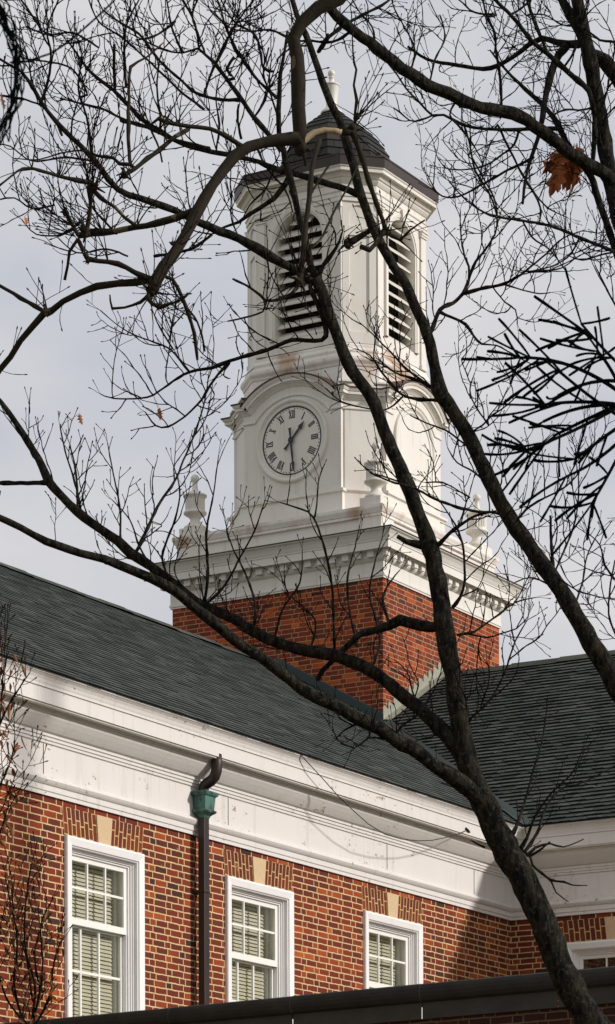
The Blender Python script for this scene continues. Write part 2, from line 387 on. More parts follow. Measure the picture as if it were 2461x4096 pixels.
def frame_sweep(mb, f, s0, s1, z0, z1, prof, open_bottom=False):   # prof (inset, out); f(s, out, z)
    rings = []
    for a, o in prof:
        rings.append([f(s0+a, o, z0+a*0), f(s0+a, o, z1-a), f(s1-a, o, z1-a), f(s1-a, o, z0+a*0)])
    mb.strips(rings)
def bar(mb, f, s0, s1, z0, z1, o0, o1):
    P = [f(s, o, z) for z in (z0, z1) for s, o in ((s0, o0), (s1, o0), (s1, o1), (s0, o1))]
    mb.add(P, [(0,3,2,1),(4,5,6,7),(0,1,5,4),(1,2,6,5),(2,3,7,6),(3,0,4,7)])
def window(f, s0, s1, label, gap_right=True, dark=False, hazy=False):
    mb = MB()
    frame_sweep(mb, f, s0, s1, WZB, ZH, [(-.001, -.02), (-.001, .030), (.006, .040), (.020, .044), (.085, .030), (.092, .016), (.100, .012), (.102, -.022), (.118, -.024), (.120, -.040), (.132, -.042), (.134, -.058), (.150, -.060), (.152, -.078), (.163, -.080), (.165, -.30)])
    bar(mb, f, s0-.03, s1+.03, WZB-.06, WZB, -.1, .07)
    wf = mb.build('window', M['trim'], bld); wf['label'] = label
    a, b = s0+.160, s1-.160; zt = ZH-.163
    up = MB(); o0, o1 = -.115, -.080                    # upper sash
    zl = [zt-.02, -.790, -1.085]
    bar(up, f, a, a+.042, -1.15, zt, o0, o1); bar(up, f, b-.042, b, -1.15, zt, o0, o1)
    bar(up, f, a+.042, b-.042, zt-.035, zt, o0, o1-.001); bar(up, f, a-.0, b, -1.150, -1.085, o0-.002, o1+.003)
    iw = (b-a-.084)
    for k in (1, 2): bar(up, f, a+.042+iw*k/3-.010, a+.042+iw*k/3+.010, -1.085, zt-.035, o0+.008, o1-.004)
    bar(up, f, a+.042, b-.042, -.802, -.780, o0+.009, o1-.006)
    up.build('sash', M['sash'], wf)
    lo = MB(); o0, o1 = -.160, -.125
    bar(lo, f, a, a+.035, WZB+.05, -1.12, o0, o1); bar(lo, f, b-.035, b, WZB+.05, -1.12, o0, o1)
    bar(lo, f, a+.035, b-.035, -1.165, -1.12, o0, o1-.001); bar(lo, f, a, b, WZB, WZB+.07, o0-.001, o1+.002)
    iw2 = iw+.014
    for k in (1, 2): bar(lo, f, a+.035+iw2*k/3-.012-.05, a+.035+iw2*k/3+.010-.05, WZB+.07, -1.165, o0+.008, o1-.004)
    bar(lo, f, a+.035, b-.035, -1.602, -1.578, o0+.009, o1-.006)
    lo.build('sash', M['sash'], wf)
    gz = MB(); gz.quad(f(a, -.10, -1.12), f(b, -.10, -1.12), f(b, -.10, zt), f(a, -.10, zt)); gz.quad(f(a, -.145, WZB), f(b, -.145, WZB), f(b, -.145, -1.14), f(a, -.145, -1.14))
    gz.build('pane', M['glass'], wf)
    if not dark:
        bl = MB(); rr = random.Random(int(abs(s0)*100)); z = zt+.0
        while z > WZB+.05:
            t = rr.uniform(-.002, .002)
            p = [f(a+.01, -.215, z+t), f(b-.075, -.215, z+t), f(b-.075, -.198, z-.0365+t), f(a+.01, -.198, z-.0365+t)]
            q = [f(a+.01, -.218, z+t), f(b-.075, -.218, z+t), f(b-.075, -.201, z-.0365+t), f(a+.01, -.201, z-.0365+t)]
            bl.quad(*p); bl.quad(*q[::-1]); z -= .0385
        bl.build('blind', M['blind'], wf)
        jb = MB(); bar(jb, f, b-.05, b-.012, WZB, zt, -.30, -.17); jb.build('inner_jamb', M['sash'], wf)
    rm = MB()
    P = [f(s, o, z) for z in (WZB-.02, ZH-.10) for s, o in ((s0+.1, -.28), (s1-.1, -.28), (s1-.1, -1.2), (s0+.1, -1.2))]
    rm.add(P, [(3,2,1,0),(4,5,6,7),(1,2,6,5),(2,3,7,6),(3,0,4,7)])
    rm.build('dark_room', M['dark'], wf)
    # flat arch of upright bricks with a pale keystone
    ar = MB(); ha = .2705; z0 = ZH+.004; sc = (s0+s1)/2; hw = WW/2
    NB = 8; kb, kt = .105, .135
    for sd in (-1, 1):
        for i in range(NB*2):
            q0, q1 = i/(NB*2), (i+1)/(NB*2)
            b0, b1 = kb+(hw+.0-kb)*q0, kb+(hw+.0-kb)*q1; t0, t1 = kt+(hw+.035-kt)*q0, kt+(hw+.035-kt)*q1
            ua, ub = .0677*NB*q0, .0677*NB*q1
            pts = [f(sc+sd*b0, .003, z0), f(sc+sd*b1, .003, z0), f(sc+sd*t1, .003, z0+ha), f(sc+sd*t0, .003, z0+ha)]
            uv = [(0, ua), (0, ub), (ha, ub), (ha, ua)]
            if sd < 0: pts = pts[::-1]; uv = uv[::-1]
            ar.quad(*pts, uv=uv)
    ar.quad(f(sc-kb, .003, z0), f(sc+kb, .003, z0), f(sc+kt, .003, z0+ha), f(sc-kt, .003, z0+ha), uv=[(0, 0), (0, .2), (ha, .2), (ha, 0)])
    fa = ar.build('flat_arch', M['brick_arch'], bld)
    ks = MB(); P = [f(sc+a_, o_, z_) for o_ in (-.02, .014) for a_, z_ in ((-kb, z0), (kb, z0), (kt, z0+ha+.0), (-kt, z0+ha+.0))]
    ks.add(P, [(0,3,2,1),(4,5,6,7),(0,1,5,4),(1,2,6,5),(2,3,7,6),(3,0,4,7)])
    ks.build('keystone', M['stone'], fa)
fA = lambda s, o, z: (s, -o, z)
fB = lambda s, o, z: (-o, -s, z)
window(fA, *winA[0], 'tall white sash window left of the downspout, with pale blinds')
window(fA, *winA[1], 'white sash window just right of the downspout')
window(fA, *winA[2], 'white sash window nearest the inner corner of the walls')
window(fB, -winB[0][1], -winB[0][0], 'white window without blinds behind the tree trunk', dark=True)
# downspout
dx, dy = -7.035, -.105
ds = MB(); ds.box(dx-.048, dx+.048, dy-.038, dy+.038, GROUND, .19)
for z in (-.6, -2.1, -3.6): ds.box(dx-.056, dx+.056, dy-.044, .0, z, z+.03)
dso = ds.build('downspout', M['copper_dark'], bld, bevel=.006)
el = MB(); pts = []
for i in range(9):
    t = i/8; pts.append(Vector((dx+.01, -.255, .80)).lerp(Vector((dx, dy-.02, .44)), t) + Vector((0, -.05*math.sin(t*math.pi)*(1 if t < .5 else .4), .0)))
pts = [Vector((dx+.0, -.262, .80)), Vector((dx, -.266, .70)), Vector((dx, -.262, .63)), Vector((dx, -.24, .575)), Vector((dx, -.20, .54)), Vector((dx, -.155, .52)), Vector((dx, -.12, .50)), Vector((dx, -.105, .46)), Vector((dx, -.105, .42))]
el.tube(pts, [.056]*len(pts), 14); el.build('elbow', M['copper_dark'], dso, smooth=True)
hd = MB()
def sq(z, r, ry): return [(dx-r, dy-ry, z), (dx+r, dy-ry, z), (dx+r, dy+ry*.8, z), (dx-r, dy+ry*.8, z)]
hd.strips([sq(z, r, ry) for z, r, ry in ((.165, .050, .04), (.19, .060, .05), (.205, .078, .068), (.222, .105, .09), (.24, .110, .095), (.25, .085, .075), (.38, .098, .085), (.39, .115, .10), (.415, .128, .11), (.43, .128, .11), (.432, .105, .09), (.38, .09, .075))], True, True)
hd.build('collector_head', M['verdigris'], dso, bevel=.004)

# ------------------------------------------------------------------ clock tower
tw = thing('clock_tower', 'white clock tower with louvred belfry and shingled dome on a square red brick base', 'clock tower', (W_, W_, ZE))
ZT = 5.614
mb = MB(); c0, c1 = C_, C_+2*T_
for a, b in (((c0, c0), (c1, c0)), ((c1, c0), (c1, c1)), ((c1, c1), (c0, c1)), ((c0, c1), (c0, c0))):
    mb.quad((*a, 1.6), (*b, 1.6), (*b, ZT+.02), (*a, ZT+.02))
mb.build('brick_base', M['brick_tower'], tw)
def sqring(o, z, hh=None): 
    a, b = c0-o, c1+o; return [(a, a, z), (b, a, z), (b, b, z), (a, b, z)]
TP = [(0, -.01), (.022, -.01), (.022, .012), (.034, .016), (.034, .045), (.022, .052), (.022, .215), (.035, .222), (.05, .235), (.064, .25), (.064, .262), (.072, .262), (.072, .350), (.135, .350), (.150, .362), (.150, .366), (.185, .366), (.185, .352), (.200, .352), (.200, .455), (.212, .459), (.212, .474), (.222, .49), (.240, .53), (.268, .572), (.296, .588), (.300, .60), (.300, .612), (-.02, .66)]
mb = MB(); mb.strips([sqring(o, ZT+z) for o, z in TP], True); mb.build('cornice', M['white_tower'], tw)
mb = MB(); nd = 19; dw = .104; lo, hi = c0-.125, c1+.125
for i in range(nd):
    s = lo+dw/2+(hi-lo-dw)*i/(nd-1)
    for k in range(4):
        a, b = s-dw/2, s+dw/2; z0, z1 = ZT+.267, ZT+.3495
        if k == 0: mb.box(a, b, c0-.130, c0-.0725, z0, z1)
        if k == 1: mb.box(a, b, c1+.0725, c1+.130, z0, z1)
        if 0 < i < nd-1:
            if k == 2: mb.box(c0-.130, c0-.0725, a, b, z0, z1)
            if k == 3: mb.box(c1+.0725, c1+.130, a, b, z0, z1)
d_ = mb.build('dentil_course', M['white_tower'], tw); d_['kind'] = 'stuff'
mb = MB(); mb.strips([sqring(.303, ZT+.600), sqring(.310, ZT+.602), sqring(.310, ZT+.617), sqring(.10, ZT+.65)], True); mb.build('cornice_cap', M['copper_cap'], tw)
# blocking course with corner piers and a stained cap
AZ, AC, AT = ZT+.62, 6.505, 6.648
mb = MB(); AI = -.075
mb.strips([sqring(AI-.0, AZ-.02), sqring(AI, AC)], True)
for sx in (0, 1):
    for sy in (0, 1):
        x = c0+.05 if sx == 0 else c1-.05-.36; y = c0+.05 if sy == 0 else c1-.05-.36
        mb.box(x, x+.36, y, y+.36, AZ-.02, AC-.001)
mb.build('parapet', M['white_tower'], tw)
mb = MB(); mb.strips([sqring(o, z) for o, z in ((-.09, AC-.012), (-.035, AC-.006), (-.035, AC+.03), (-.022, AC+.036), (-.012, AC+.06), (.000, AC+.085), (.006, AC+.10), (.006, AT-.002), (-.2, AT+.01), (-2.2, AT+.03))], True)
mb.add([sqring(-2.1, AT+.029)[k] for k in range(4)], [(0, 1, 2, 3)])
mb.build('parapet_cap', M['white_stain'], tw)
# urns
def urn(x, y, label=None, sc=1):
    b = MB(); b.box(x-.17, x+.17, y-.17, y+.17, 6.652, 6.785)
    o = b.build('urn', M['white_tower'], tw, bevel=.006)
    if label: o['label'] = label
    u = MB(); u.lathe((x, y, 6.785), [(.03, 0), (.165, .0), (.168, .02), (.160, .04), (.135, .055), (.10, .085), (.078, .115), (.072, .14), (.082, .165), (.115, .195), (.150, .212), (.168, .228), (.170, .245), (.160, .262), (.142, .268)], 40)
    u.build('urn_bowl', M['white_tower'], o, smooth=True)
    u = MB(); u.lathe((x, y, 6.785), [(.141, .262), (.143, .285), (.143, .29), (.144, .45), (.144, .455), (.150, .47)], 48, (.287, .452, .10)); u.build('fluted_drum', M['white_tower'], o)
    u = MB(); u.lathe((x, y, 6.785), [(.150, .468), (.172, .478), (.174, .50), (.150, .512), (.10, .535), (.055, .565), (.042, .60), (.036, .665), (.034, .675), (.045, .683), (.036, .69)] + [(.062*math.cos(R(a)), .745+.062*math.sin(R(a))) for a in range(-60, 90, 15)] + [(.001, .807)], 32)
    u.build('urn_lid', M['white_tower'], o, smooth=True)
ui = .19+.05
urn(c0+ui, c0+ui, 'fluted urn on the near corner of the parapet'); urn(c0+ui, c1-ui, 'fluted urn on the left corner of the parapet'); urn(c1-ui, c0+ui, 'sunlit fluted urn on the right corner of the parapet')

def octo(h, m, z): return [(W_+a, W_+b, z) for a, b in ((-h, m), (-h, -m), (-m, -h), (m, -h), (h, -m), (h, m), (m, h), (-m, h))]
K8 = math.tan(R(22.5))
def osweep(mb, h, m, prof): mb.strips([octo(h+o, m+o*K8, z) for o, z in prof], True)
# clock stage: chamfered body with projecting clock fronts
HB, MBB, HC, MC = 1.2185, .8394, 1.2835, .8124
mb = MB(); osweep(mb, HB, MBB, [(.045, AT), (.045, 7.035), (.055, 7.045), (.078, 7.07), (.078, 7.085), (.01, 7.105), (0, 7.105), (0, 8.30)])
def front(k):    # local frame of clock front k: s runs along, o outward
    a = [(-1, 0), (0, -1), (1, 0), (0, 1)][k]; t = [(0, -1), (1, 0), (0, 1), (-1, 0)][k]
    return lambda s, o, z: (W_+a[0]*o+t[0]*s, W_+a[1]*o+t[1]*s, z)
CZ, ARC_H, ARC_S, ARC_R = 7.905, 8.255, .625, .80
RISE = ARC_R-math.sqrt(ARC_R**2-ARC_S**2)
def arcpath(sc=1):
    p = [(-MC, ARC_H), (-ARC_S, ARC_H)]; zc = ARC_H+RISE-ARC_R; a0 = math.asin(ARC_S/ARC_R)
    for i in range(1, 28): a = -a0+2*a0*i/28; p.append((ARC_R*math.sin(a), zc+ARC_R*math.cos(a)))
    return p+[(ARC_S, ARC_H), (MC, ARC_H)]
def offs(path, d):
    out = []
    for i, (x, y) in enumerate(path):
        ns = []
        for a, b in ((i-1, i), (i, i+1)):
            if a < 0 or b >= len(path): continue
            dx_, dy_ = path[b][0]-path[a][0], path[b][1]-path[a][1]; l = math.hypot(dx_, dy_); ns.append((-dy_/l, dx_/l))
        nx, ny = sum(q[0] for q in ns), sum(q[1] for q in ns); l = math.hypot(nx, ny); nx /= l; ny /= l
        k = 1/max(.5, nx*ns[0][0]+ny*ns[0][1]); out.append((x+nx*d*k, y+ny*d*k))
    out[0] = (out[0][0], path[0][1]+d); out[-1] = (out[-1][0], path[-1][1]+d)
    return out
AP = arcpath()
APROF = [(.0, -.012), (.018, -.012), (.022, .0), (.018, .014), (.008, .02), (.008, .115), (.022, .122), (.03, .135), (.05, .155), (.075, .168), (.075, .182), (.10, .182), (.10, .222), (.112, .226), (.128, .250), (.132, .262)]
for k in range(4):
    f = front(k)
    mb.quad(f(-MC, HC, 7.105), f(MC, HC, 7.105), f(MC, HC, ARC_H), f(-MC, HC, ARC_H))
    top = offs(AP, .2)
    for i in range(len(AP)-1):
        a, b, c, d = AP[i], AP[i+1], top[i+1], top[i]
        if abs(a[1]-b[1]) > 1e-6 or abs(a[0]) < ARC_S-1e-6 or abs(b[0]) < ARC_S-1e-6: mb.quad(f(a[0], HC, ARC_H), f(b[0], HC, ARC_H), f(b[0], HC, b[1]), f(a[0], HC, a[1]))
        mb.quad(f(a[0], HC, a[1]), f(b[0], HC, b[1]), f(c[0], HC, c[1]), f(d[0], HC, d[1]))
    for s in (-1, 1): mb.quad(f(s*MC, HC, 7.105), f(s*MC, HB-.05, 7.105), f(s*MC, HB-.05, ARC_H+.2), f(s*MC, HC, ARC_H+.2))
    for z0, z1, e in ((AT, 7.035, .045), (7.035, 7.05, .055), (7.05, 7.088, .078), (7.088, 7.105, .03)):
        P = [f(s, o, z) for z in (z0, z1) for s, o in ((-MC-e, HB-.1), (MC+e, HB-.1), (MC+e, HC+e), (-MC-e, HC+e))]
        mb.add(P, [(0,3,2,1),(4,5,6,7),(0,1,5,4),(1,2,6,5),(2,3,7,6),(3,0,4,7)])
mb.build('clock_stage', M['white_tower'], tw)
mb = MB(); cap = MB()
for k in range(4):
    f = front(k); rows = []
    for o, d in APROF:
        pp = offs(AP, d); row = [f(s, HC+o, z) for s, z in pp]
        row[0] = f(-MC-o, HC+o, pp[0][1]); row[-1] = f(MC+o, HC+o, pp[-1][1])
        rows.append([f(-MC-o, HB-.06, pp[0][1])]+row+[f(MC+o, HB-.06, pp[-1][1])])
    mb.strips(rows)
    rc = []
    for o, d in ((.133, .2625), (.144, .264), (.144, .284), (.0, .305), (-.12, .32)):
        pp = offs(AP, d); row = [f(s, HC+o, z) for s, z in pp]; oo = max(o, 0)
        row[0] = f(-MC-oo, HC+o, pp[0][1]); row[-1] = f(MC+oo, HC+o, pp[-1][1])
        rc.append([f(-MC-oo, HB-.06, pp[0][1])]+row+[f(MC+oo, HB-.06, pp[-1][1])])
    cap.strips(rc)
    # chamfer entablature and the block above it
    tdir = [(0, -1), (1, 0), (0, 1), (-1, 0)][k]
A8 = octo(HB, MBB, 0)
for j in (1, 3, 5, 7):
    a = Vector(A8[j][:2]); b = Vector(A8[(j+1) % 8][:2]); t = (b-a).normalized(); nn = Vector((t.y, -t.x))
    def g_(q, o, z): p = a.lerp(b, q) + nn*o; return (p.x, p.y, z)
    mb.strips([[g_(-.06, o*.85, ARC_H+d), g_(1.06, o*.85, ARC_H+d)] for o, d in APROF])
    cap.strips([[g_(-.06, o, ARC_H+d), g_(1.06, o, ARC_H+d)] for o, d in ((.11, .2625), (.122, .264), (.122, .284), (-.1, .31))])
    mb.strips([[g_(-.2, o, z), g_(-.2, .06 if o < .05 else o, z), g_(.22, .06 if o < .05 else o, z)][1:] for o, z in ((.0, 8.53), (.05, 8.53), (.05, 8.60), (.08, 8.615), (.08, 8.64), (-.05, 8.65))])
    mb.strips([[g_(.78, o, z), g_(1.2, o, z)] for o, z in ((.0, 8.53), (.05, 8.53), (.05, 8.60), (.08, 8.615), (.08, 8.64), (-.05, 8.65))])
mb.f = [q[::-1] for q in mb.f]
mb.build('arched_cornice', M['white_tower'], tw); cap.build('cornice_flashing', M['copper_cap'], tw)
# clock rings, dials, numerals, hands
RI, RO = .492, .602
def disc_frame(k):
    f = front(k); return lambda x, y, o: Vector(f(x, HC+o, CZ+y))
def ringpts(F, r, o, n=64): return [F(r*math.sin(2*math.pi*i/n), r*math.cos(2*math.pi*i/n), o) for i in range(n)]
ROM = ['XII', 'I', 'II', 'III', 'IIII', 'V', 'VI', 'VII', 'VIII', 'IX', 'X', 'XI']
for k in range(4):
    F = disc_frame(k)
    rg = MB(); rg.strips([ringpts(F, r, o) for r, o in ((RO+.0, -.002), (RO, .028), (RO-.012, .046), (RO-.035, .050), (RO-.055, .026), (RO-.062, .016), (RO-.075, .014), (RO-.09, .020), (RI+.004, .012), (RI+.002, .004))], True)
    ro = rg.build('clock_surround', M['white_tower'], tw, smooth=True)
    df = MB(); df.add(ringpts(F, RI+.004, .004), [tuple(range(64))]); dial = df.build('clock_dial', M['white_tower'], tw)
    dial['label'] = ['shaded clock dial with black roman numerals', 'sunlit blank round panel in a moulded ring', 'round panel', 'round panel'][k] if k < 2 else dial.name
    if k >= 2: del dial['label']
    if k: continue
    def barp(p, q, wd, o=.0075, th=.003):
        d = (Vector(q)-Vector(p)); nrm = Vector((-d.y, d.x)).normalized()*wd/2
        c = [Vector(p)+nrm, Vector(p)-nrm, Vector(q)-nrm, Vector(q)+nrm]
        P = [F(v.x, v.y, o-th) for v in c]+[F(v.x, v.y, o) for v in c]
        nm.add(P, [(0,3,2,1),(4,5,6,7),(0,1,5,4),(1,2,6,5),(2,3,7,6),(3,0,4,7)])
    for i, s in enumerate(ROM):
        nm = MB()
        ang = 2*math.pi*i/12; er = Vector((math.sin(ang), math.cos(ang))); et = Vector((math.cos(ang), -math.sin(ang)))
        wds = {'I': .026, 'V': .054, 'X': .056}; tot = sum(wds[c] for c in s); x = -tot/2; r0, r1 = .322, .434
        for c in s:
            wd = wds[c]; L = lambda u, r: tuple(er*r+et*u)
            if c == 'I': barp(L(x+wd/2, r0), L(x+wd/2, r1), .0165)
            if c == 'V': barp(L(x+.008, r1), L(x+wd/2, r0), .0165); barp(L(x+wd-.008, r1), L(x+wd/2, r0), .009, .0072)
            if c == 'X': barp(L(x+.008, r1), L(x+wd-.008, r0), .0165); barp(L(x+wd-.008, r1), L(x+.008, r0), .009, .0072)
            x += wd
        barp(tuple(er*(r0+.002)-et*(tot/2-.003)), tuple(er*(r0+.002)+et*(tot/2-.003)), .006, .0068); barp(tuple(er*(r1-.002)-et*(tot/2-.003)), tuple(er*(r1-.002)+et*(tot/2-.003)), .006, .0068)
        nm.build('numeral', M['black'], dial)
    dt = MB()
    for i in range(60):
        if i % 5 == 0: continue
        a = 2*math.pi*i/60; cx, cy = .456*math.sin(a), .456*math.cos(a)
        dt.add([F(cx+.009*math.cos(b), cy+.009*math.sin(b), .0065) for b in [2*math.pi*j/8 for j in range(8)]], [tuple(range(8))])
    dt.strips([ringpts(F, r, o) for r, o in ((.474, .005), (.474, .0085), (.494, .0085), (.494, .005))], True)
    dt.build('minute_track', M['black'], dial)
    def hand(name, ang, pts, o):
        hb = MB(); er = Vector((math.sin(ang), math.cos(ang))); et = Vector((math.cos(ang), -math.sin(ang)))
        L = [er*r+et*u for r, u in pts]+[er*r-et*u for r, u in reversed(pts)]
        n_ = len(L); P = [F(v.x, v.y, o) for v in L]+[F(v.x, v.y, o+.006) for v in L]
        m_ = len(pts)
        fs = []
        for q in range(m_-1):
            fs.append((q, q+1, n_-2-q, n_-1-q)); fs.append((n_+q, n_+n_-1-q, n_+n_-2-q, n_+q+1))
        for q in range(n_): fs.append((q, (q+1) % n_, n_+(q+1) % n_, n_+q))
        hb.add(P, fs); hb.build(name, M['black'], dial)
    hand('minute_hand', R(174), [(-.175, .030), (-.155, .018), (-.05, .012), (-.03, .034), (.0, .046), (.03, .034), (.05, .014), (.18, .017), (.31, .012), (.33, .026), (.36, .020), (.43, .006), (.46, .003)], .040)
    hand('hour_hand', R(42), [(-.16, .032), (-.14, .018), (-.05, .012), (-.02, .03), (.0, .042), (.02, .03), (.05, .014), (.14, .018), (.20, .014), (.215, .036), (.24, .030), (.30, .008), (.33, .002)], .028)
# upper plinth and belfry
HP, MP = 1.145, .755; HW, MW = 1.0753, .7263
mb = MB(); osweep(mb, HP, MP, [(0, 8.3), (.012, 8.60), (.012, 8.66), (0, 8.67), (0, 8.905), (.012, 8.91), (.02, 8.94), (.045, 8.98), (.05, 9.0), (.05, 9.035), (-.02, 9.06), (-.025, 9.09)])
osweep(mb, HW, MW, [(.045, 9.08), (.045, 9.11), (.055, 9.12), (.06, 9.14), (.05, 9.165), (.028, 9.19), (.028, 9.225), (.0, 9.245), (0, 9.26)])
mb.build('belfry_plinth', M['white_stain'], tw)
ZW0, ZW1 = 9.25, 11.29; OS, OZ0, OZI = .395, 9.45, 10.86     # opening half width, bottom, spring line
bel = MB(); ring = MB(); dkm = MB()
def facef(j, h, m):
    A = octo(h, m, 0); a = Vector(A[j][:2]); b = Vector(A[(j+1) % 8][:2]); t = (b-a).normalized(); nn = Vector((t.y, -t.x)); mid = (a+b)/2; return (lambda s, o, z: (mid.x+t.x*s+nn.x*o*-1*-1, mid.y+t.y*s+nn.y*o, z)), (b-a).length/2
NA = 16
for j in range(8):
    f, hl = facef(j, HW, MW)
    t0 = Vector(f(0, 1, 0)); 
    sg = 1 if ((t0.x-W_)**2+(t0.y-W_)**2) > ((f(0, 0, 0)[0]-W_)**2+(f(0, 0, 0)[1]-W_)**2) else -1
    ff = (lambda f, sg: (lambda s, o, z: f(s, o*sg, z)))(f, sg)
    if j % 2 == 0:
        arc = [(OS*math.cos(math.pi*i/NA), OZI+OS*.98*math.sin(math.pi*i/NA)) for i in range(NA+1)]
        bel.quad(ff(-hl, 0, ZW0), ff(hl, 0, ZW0), ff(hl, 0, OZ0), ff(-hl, 0, OZ0))
        for s in (-1, 1): bel.quad(ff(s*hl, 0, OZ0), ff(s*OS, 0, OZ0), ff(s*OS, 0, OZI), ff(s*hl, 0, OZI))
        for s in (-1, 1): bel.quad(ff(s*hl, 0, OZI), ff(s*OS, 0, OZI), ff(s*OS, 0, ZW1), ff(s*hl, 0, ZW1))
        for i in range(NA): bel.quad(ff(arc[i][0], 0, arc[i][1]), ff(arc[i+1][0], 0, arc[i+1][1]), ff(arc[i+1][0], 0, ZW1), ff(arc[i][0], 0, ZW1))
        outl = [(OS, OZ0)]+arc+[(-OS, OZ0)]
        bel.strips([[ff(x, 0, z) for x, z in outl], [ff(x, -.32, z) for x, z in outl]])
        bel.quad(ff(-OS, 0, OZ0), ff(OS, 0, OZ0), ff(OS, -.32, OZ0), ff(-OS, -.32, OZ0))
        # architrave round the opening, imposts, keystone, pilaster strips
        def ol(d): return [(OS+d, OZ0-.0)]+[((OS+d)*math.cos(math.pi*i/NA), OZI+(OS*.98+d)*math.sin(math.pi*i/NA)) for i in range(NA+1)]+[(-OS-d, OZ0)]
        ring.strips([[ff(x, o, z) for x, z in ol(d)] for d, o in ((.004, -.02), (.004, .022), (.03, .026), (.034, .038), (.075, .044), (.095, .040), (.10, .001))])
        P = [ff(a_, o_, z_) for o_ in (.0, .075) for a_, z_ in ((-.045, OZI+OS-.03), (.045, OZI+OS-.03), (.07, OZI+OS+.13), (-.07, OZI+OS+.13))]
        ring.add(P, [(0,3,2,1),(4,5,6,7),(0,1,5,4),(1,2,6,5),(2,3,7,6),(3,0,4,7)])
        for s in (-1, 1):
            P = [ff(s*a_, o_, z_) for o_ in (.0, .028) for a_, z_ in ((hl-.155, ZW0+.02), (hl-.012, ZW0+.02), (hl-.012, ZW1-.10), (hl-.155, ZW1-.10))]
            ring.add(P, [(0,3,2,1),(4,5,6,7),(0,1,5,4),(1,2,6,5),(2,3,7,6),(3,0,4,7)])
            for z0, z1, e in ((ZW1-.10, ZW1-.07, .045), (ZW1-.07, ZW1-.03, .055), (ZW1-.03, ZW1, .07), (ZW0+.005, ZW0+.06, .042)):
                P = [ff(s*a_, o_, z_) for o_ in (.0, e) for a_, z_ in ((hl-.17, z0), (hl-.002, z0), (hl-.002, z1), (hl-.17, z1))]
                ring.add(P, [(0,3,2,1),(4,5,6,7),(0,1,5,4),(1,2,6,5),(2,3,7,6),(3,0,4,7)])
        # louvre blades, each a part
        nl = 11; pit = .163
        for q in range(nl):
            z = OZ0+.02+q*pit; hwid = OS-.002
            zt_ = z+.115
            if zt_ > OZI: 
                r_ = max(0, 1-((zt_-OZI)/(OS*.98))**2); hwid = max(.08, OS*math.sqrt(r_)+.01) if r_ > 0 else .10
                hwid = min(hwid, OS)
            lv = MB(); P = []
            for s in (-hwid, hwid): P += [ff(s, -.045, z), ff(s, -.040, z+.022), ff(s, -.165, z+.135), ff(s, -.170, z+.113)]
            lv.add(P, [(0, 1, 5, 4), (1, 2, 6, 5), (2, 3, 7, 6), (3, 0, 4, 7), (0, 3, 2, 1), (4, 5, 6, 7)])
            lv.build('louvre_blade', M['white_tower'], tw)
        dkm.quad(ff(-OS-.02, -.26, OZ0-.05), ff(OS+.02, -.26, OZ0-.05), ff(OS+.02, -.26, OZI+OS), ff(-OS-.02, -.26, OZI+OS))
    else:
        # chamfer face with two sunk panels: long one below, arched one above
        def rect_ring(a, z0, z1): return [(-a, z0), (a, z0), (a, z1), (-a, z1)]
        pw = .150; p0, p1, q0, q1 = 9.42, 10.80, 10.93, 11.10
        bel.quad(ff(-hl, 0, ZW0), ff(hl, 0, ZW0), ff(hl, 0, p0), ff(-hl, 0, p0))
        bel.quad(ff(-hl, 0, p1), ff(hl, 0, p1), ff(hl, 0, q0), ff(-hl, 0, q0))
        for s in (-1, 1): bel.quad(ff(s*hl, 0, p0), ff(s*pw, 0, p0), ff(s*pw, 0, p1), ff(s*hl, 0, p1)); bel.quad(ff(s*hl, 0, q0), ff(s*pw, 0, q0), ff(s*pw, 0, q1), ff(s*hl, 0, q1)); bel.quad(ff(s*hl, 0, q1), ff(s*pw, 0, q1), ff(s*pw, 0, ZW1), ff(s*hl, 0, ZW1))
        arc = [(pw*math.cos(math.pi*i/NA), q1+pw*.9*math.sin(math.pi*i/NA)) for i in range(NA+1)]
        for i in range(NA): bel.quad(ff(arc[i][0], 0, arc[i][1]), ff(arc[i+1][0], 0, arc[i+1][1]), ff(arc[i+1][0], 0, ZW1), ff(arc[i][0], 0, ZW1))
        r1 = rect_ring(pw, p0, p1); bel.strips([[ff(x, 0, z) for x, z in r1], [ff(x*.94, -.022, z) for x, z in r1]], True); bel.add([ff(x, -.022, z) for x, z in r1], [(0, 1, 2, 3)])
        r2 = [(-pw, q0), (pw, q0)]+arc; bel.strips([[ff(x, 0, z) for x, z in r2], [ff(x*.94, -.022, z) for x, z in r2]], True); bel.add([ff(x, -.022, z) for x, z in r2], [tuple(range(len(r2)))])
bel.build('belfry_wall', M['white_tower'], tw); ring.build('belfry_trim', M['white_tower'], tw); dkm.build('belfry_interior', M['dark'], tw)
mb = MB(); osweep(mb, HW, MW, [(0, ZW1-.015), (.022, ZW1-.01), (.022, 11.335), (.036, 11.34), (.036, 11.40), (.048, 11.405), (.052, 11.42), (.015, 11.43), (.015, 11.525), (.03, 11.53), (.045, 11.55), (.06, 11.575), (.06, 11.59), (.08, 11.60), (.10, 11.635), (.115, 11.65), (.115, 11.66), (.165, 11.66), (.165, 11.70), (.18, 11.715), (.185, 11.735)])
mb.build('belfry_cornice', M['white_tower'], tw)
mb = MB(); osweep(mb, HW, MW, [(.186, 11.732), (.192, 11.732), (.196, 11.86), (.205, 11.865), (.205, 11.885), (.12, 11.915), (-.12, 11.98), (-.26, 12.02)])
mb.build('eaves_fascia', M['copper_dark'], tw)
DO = Vector((-.035, .06, 0))
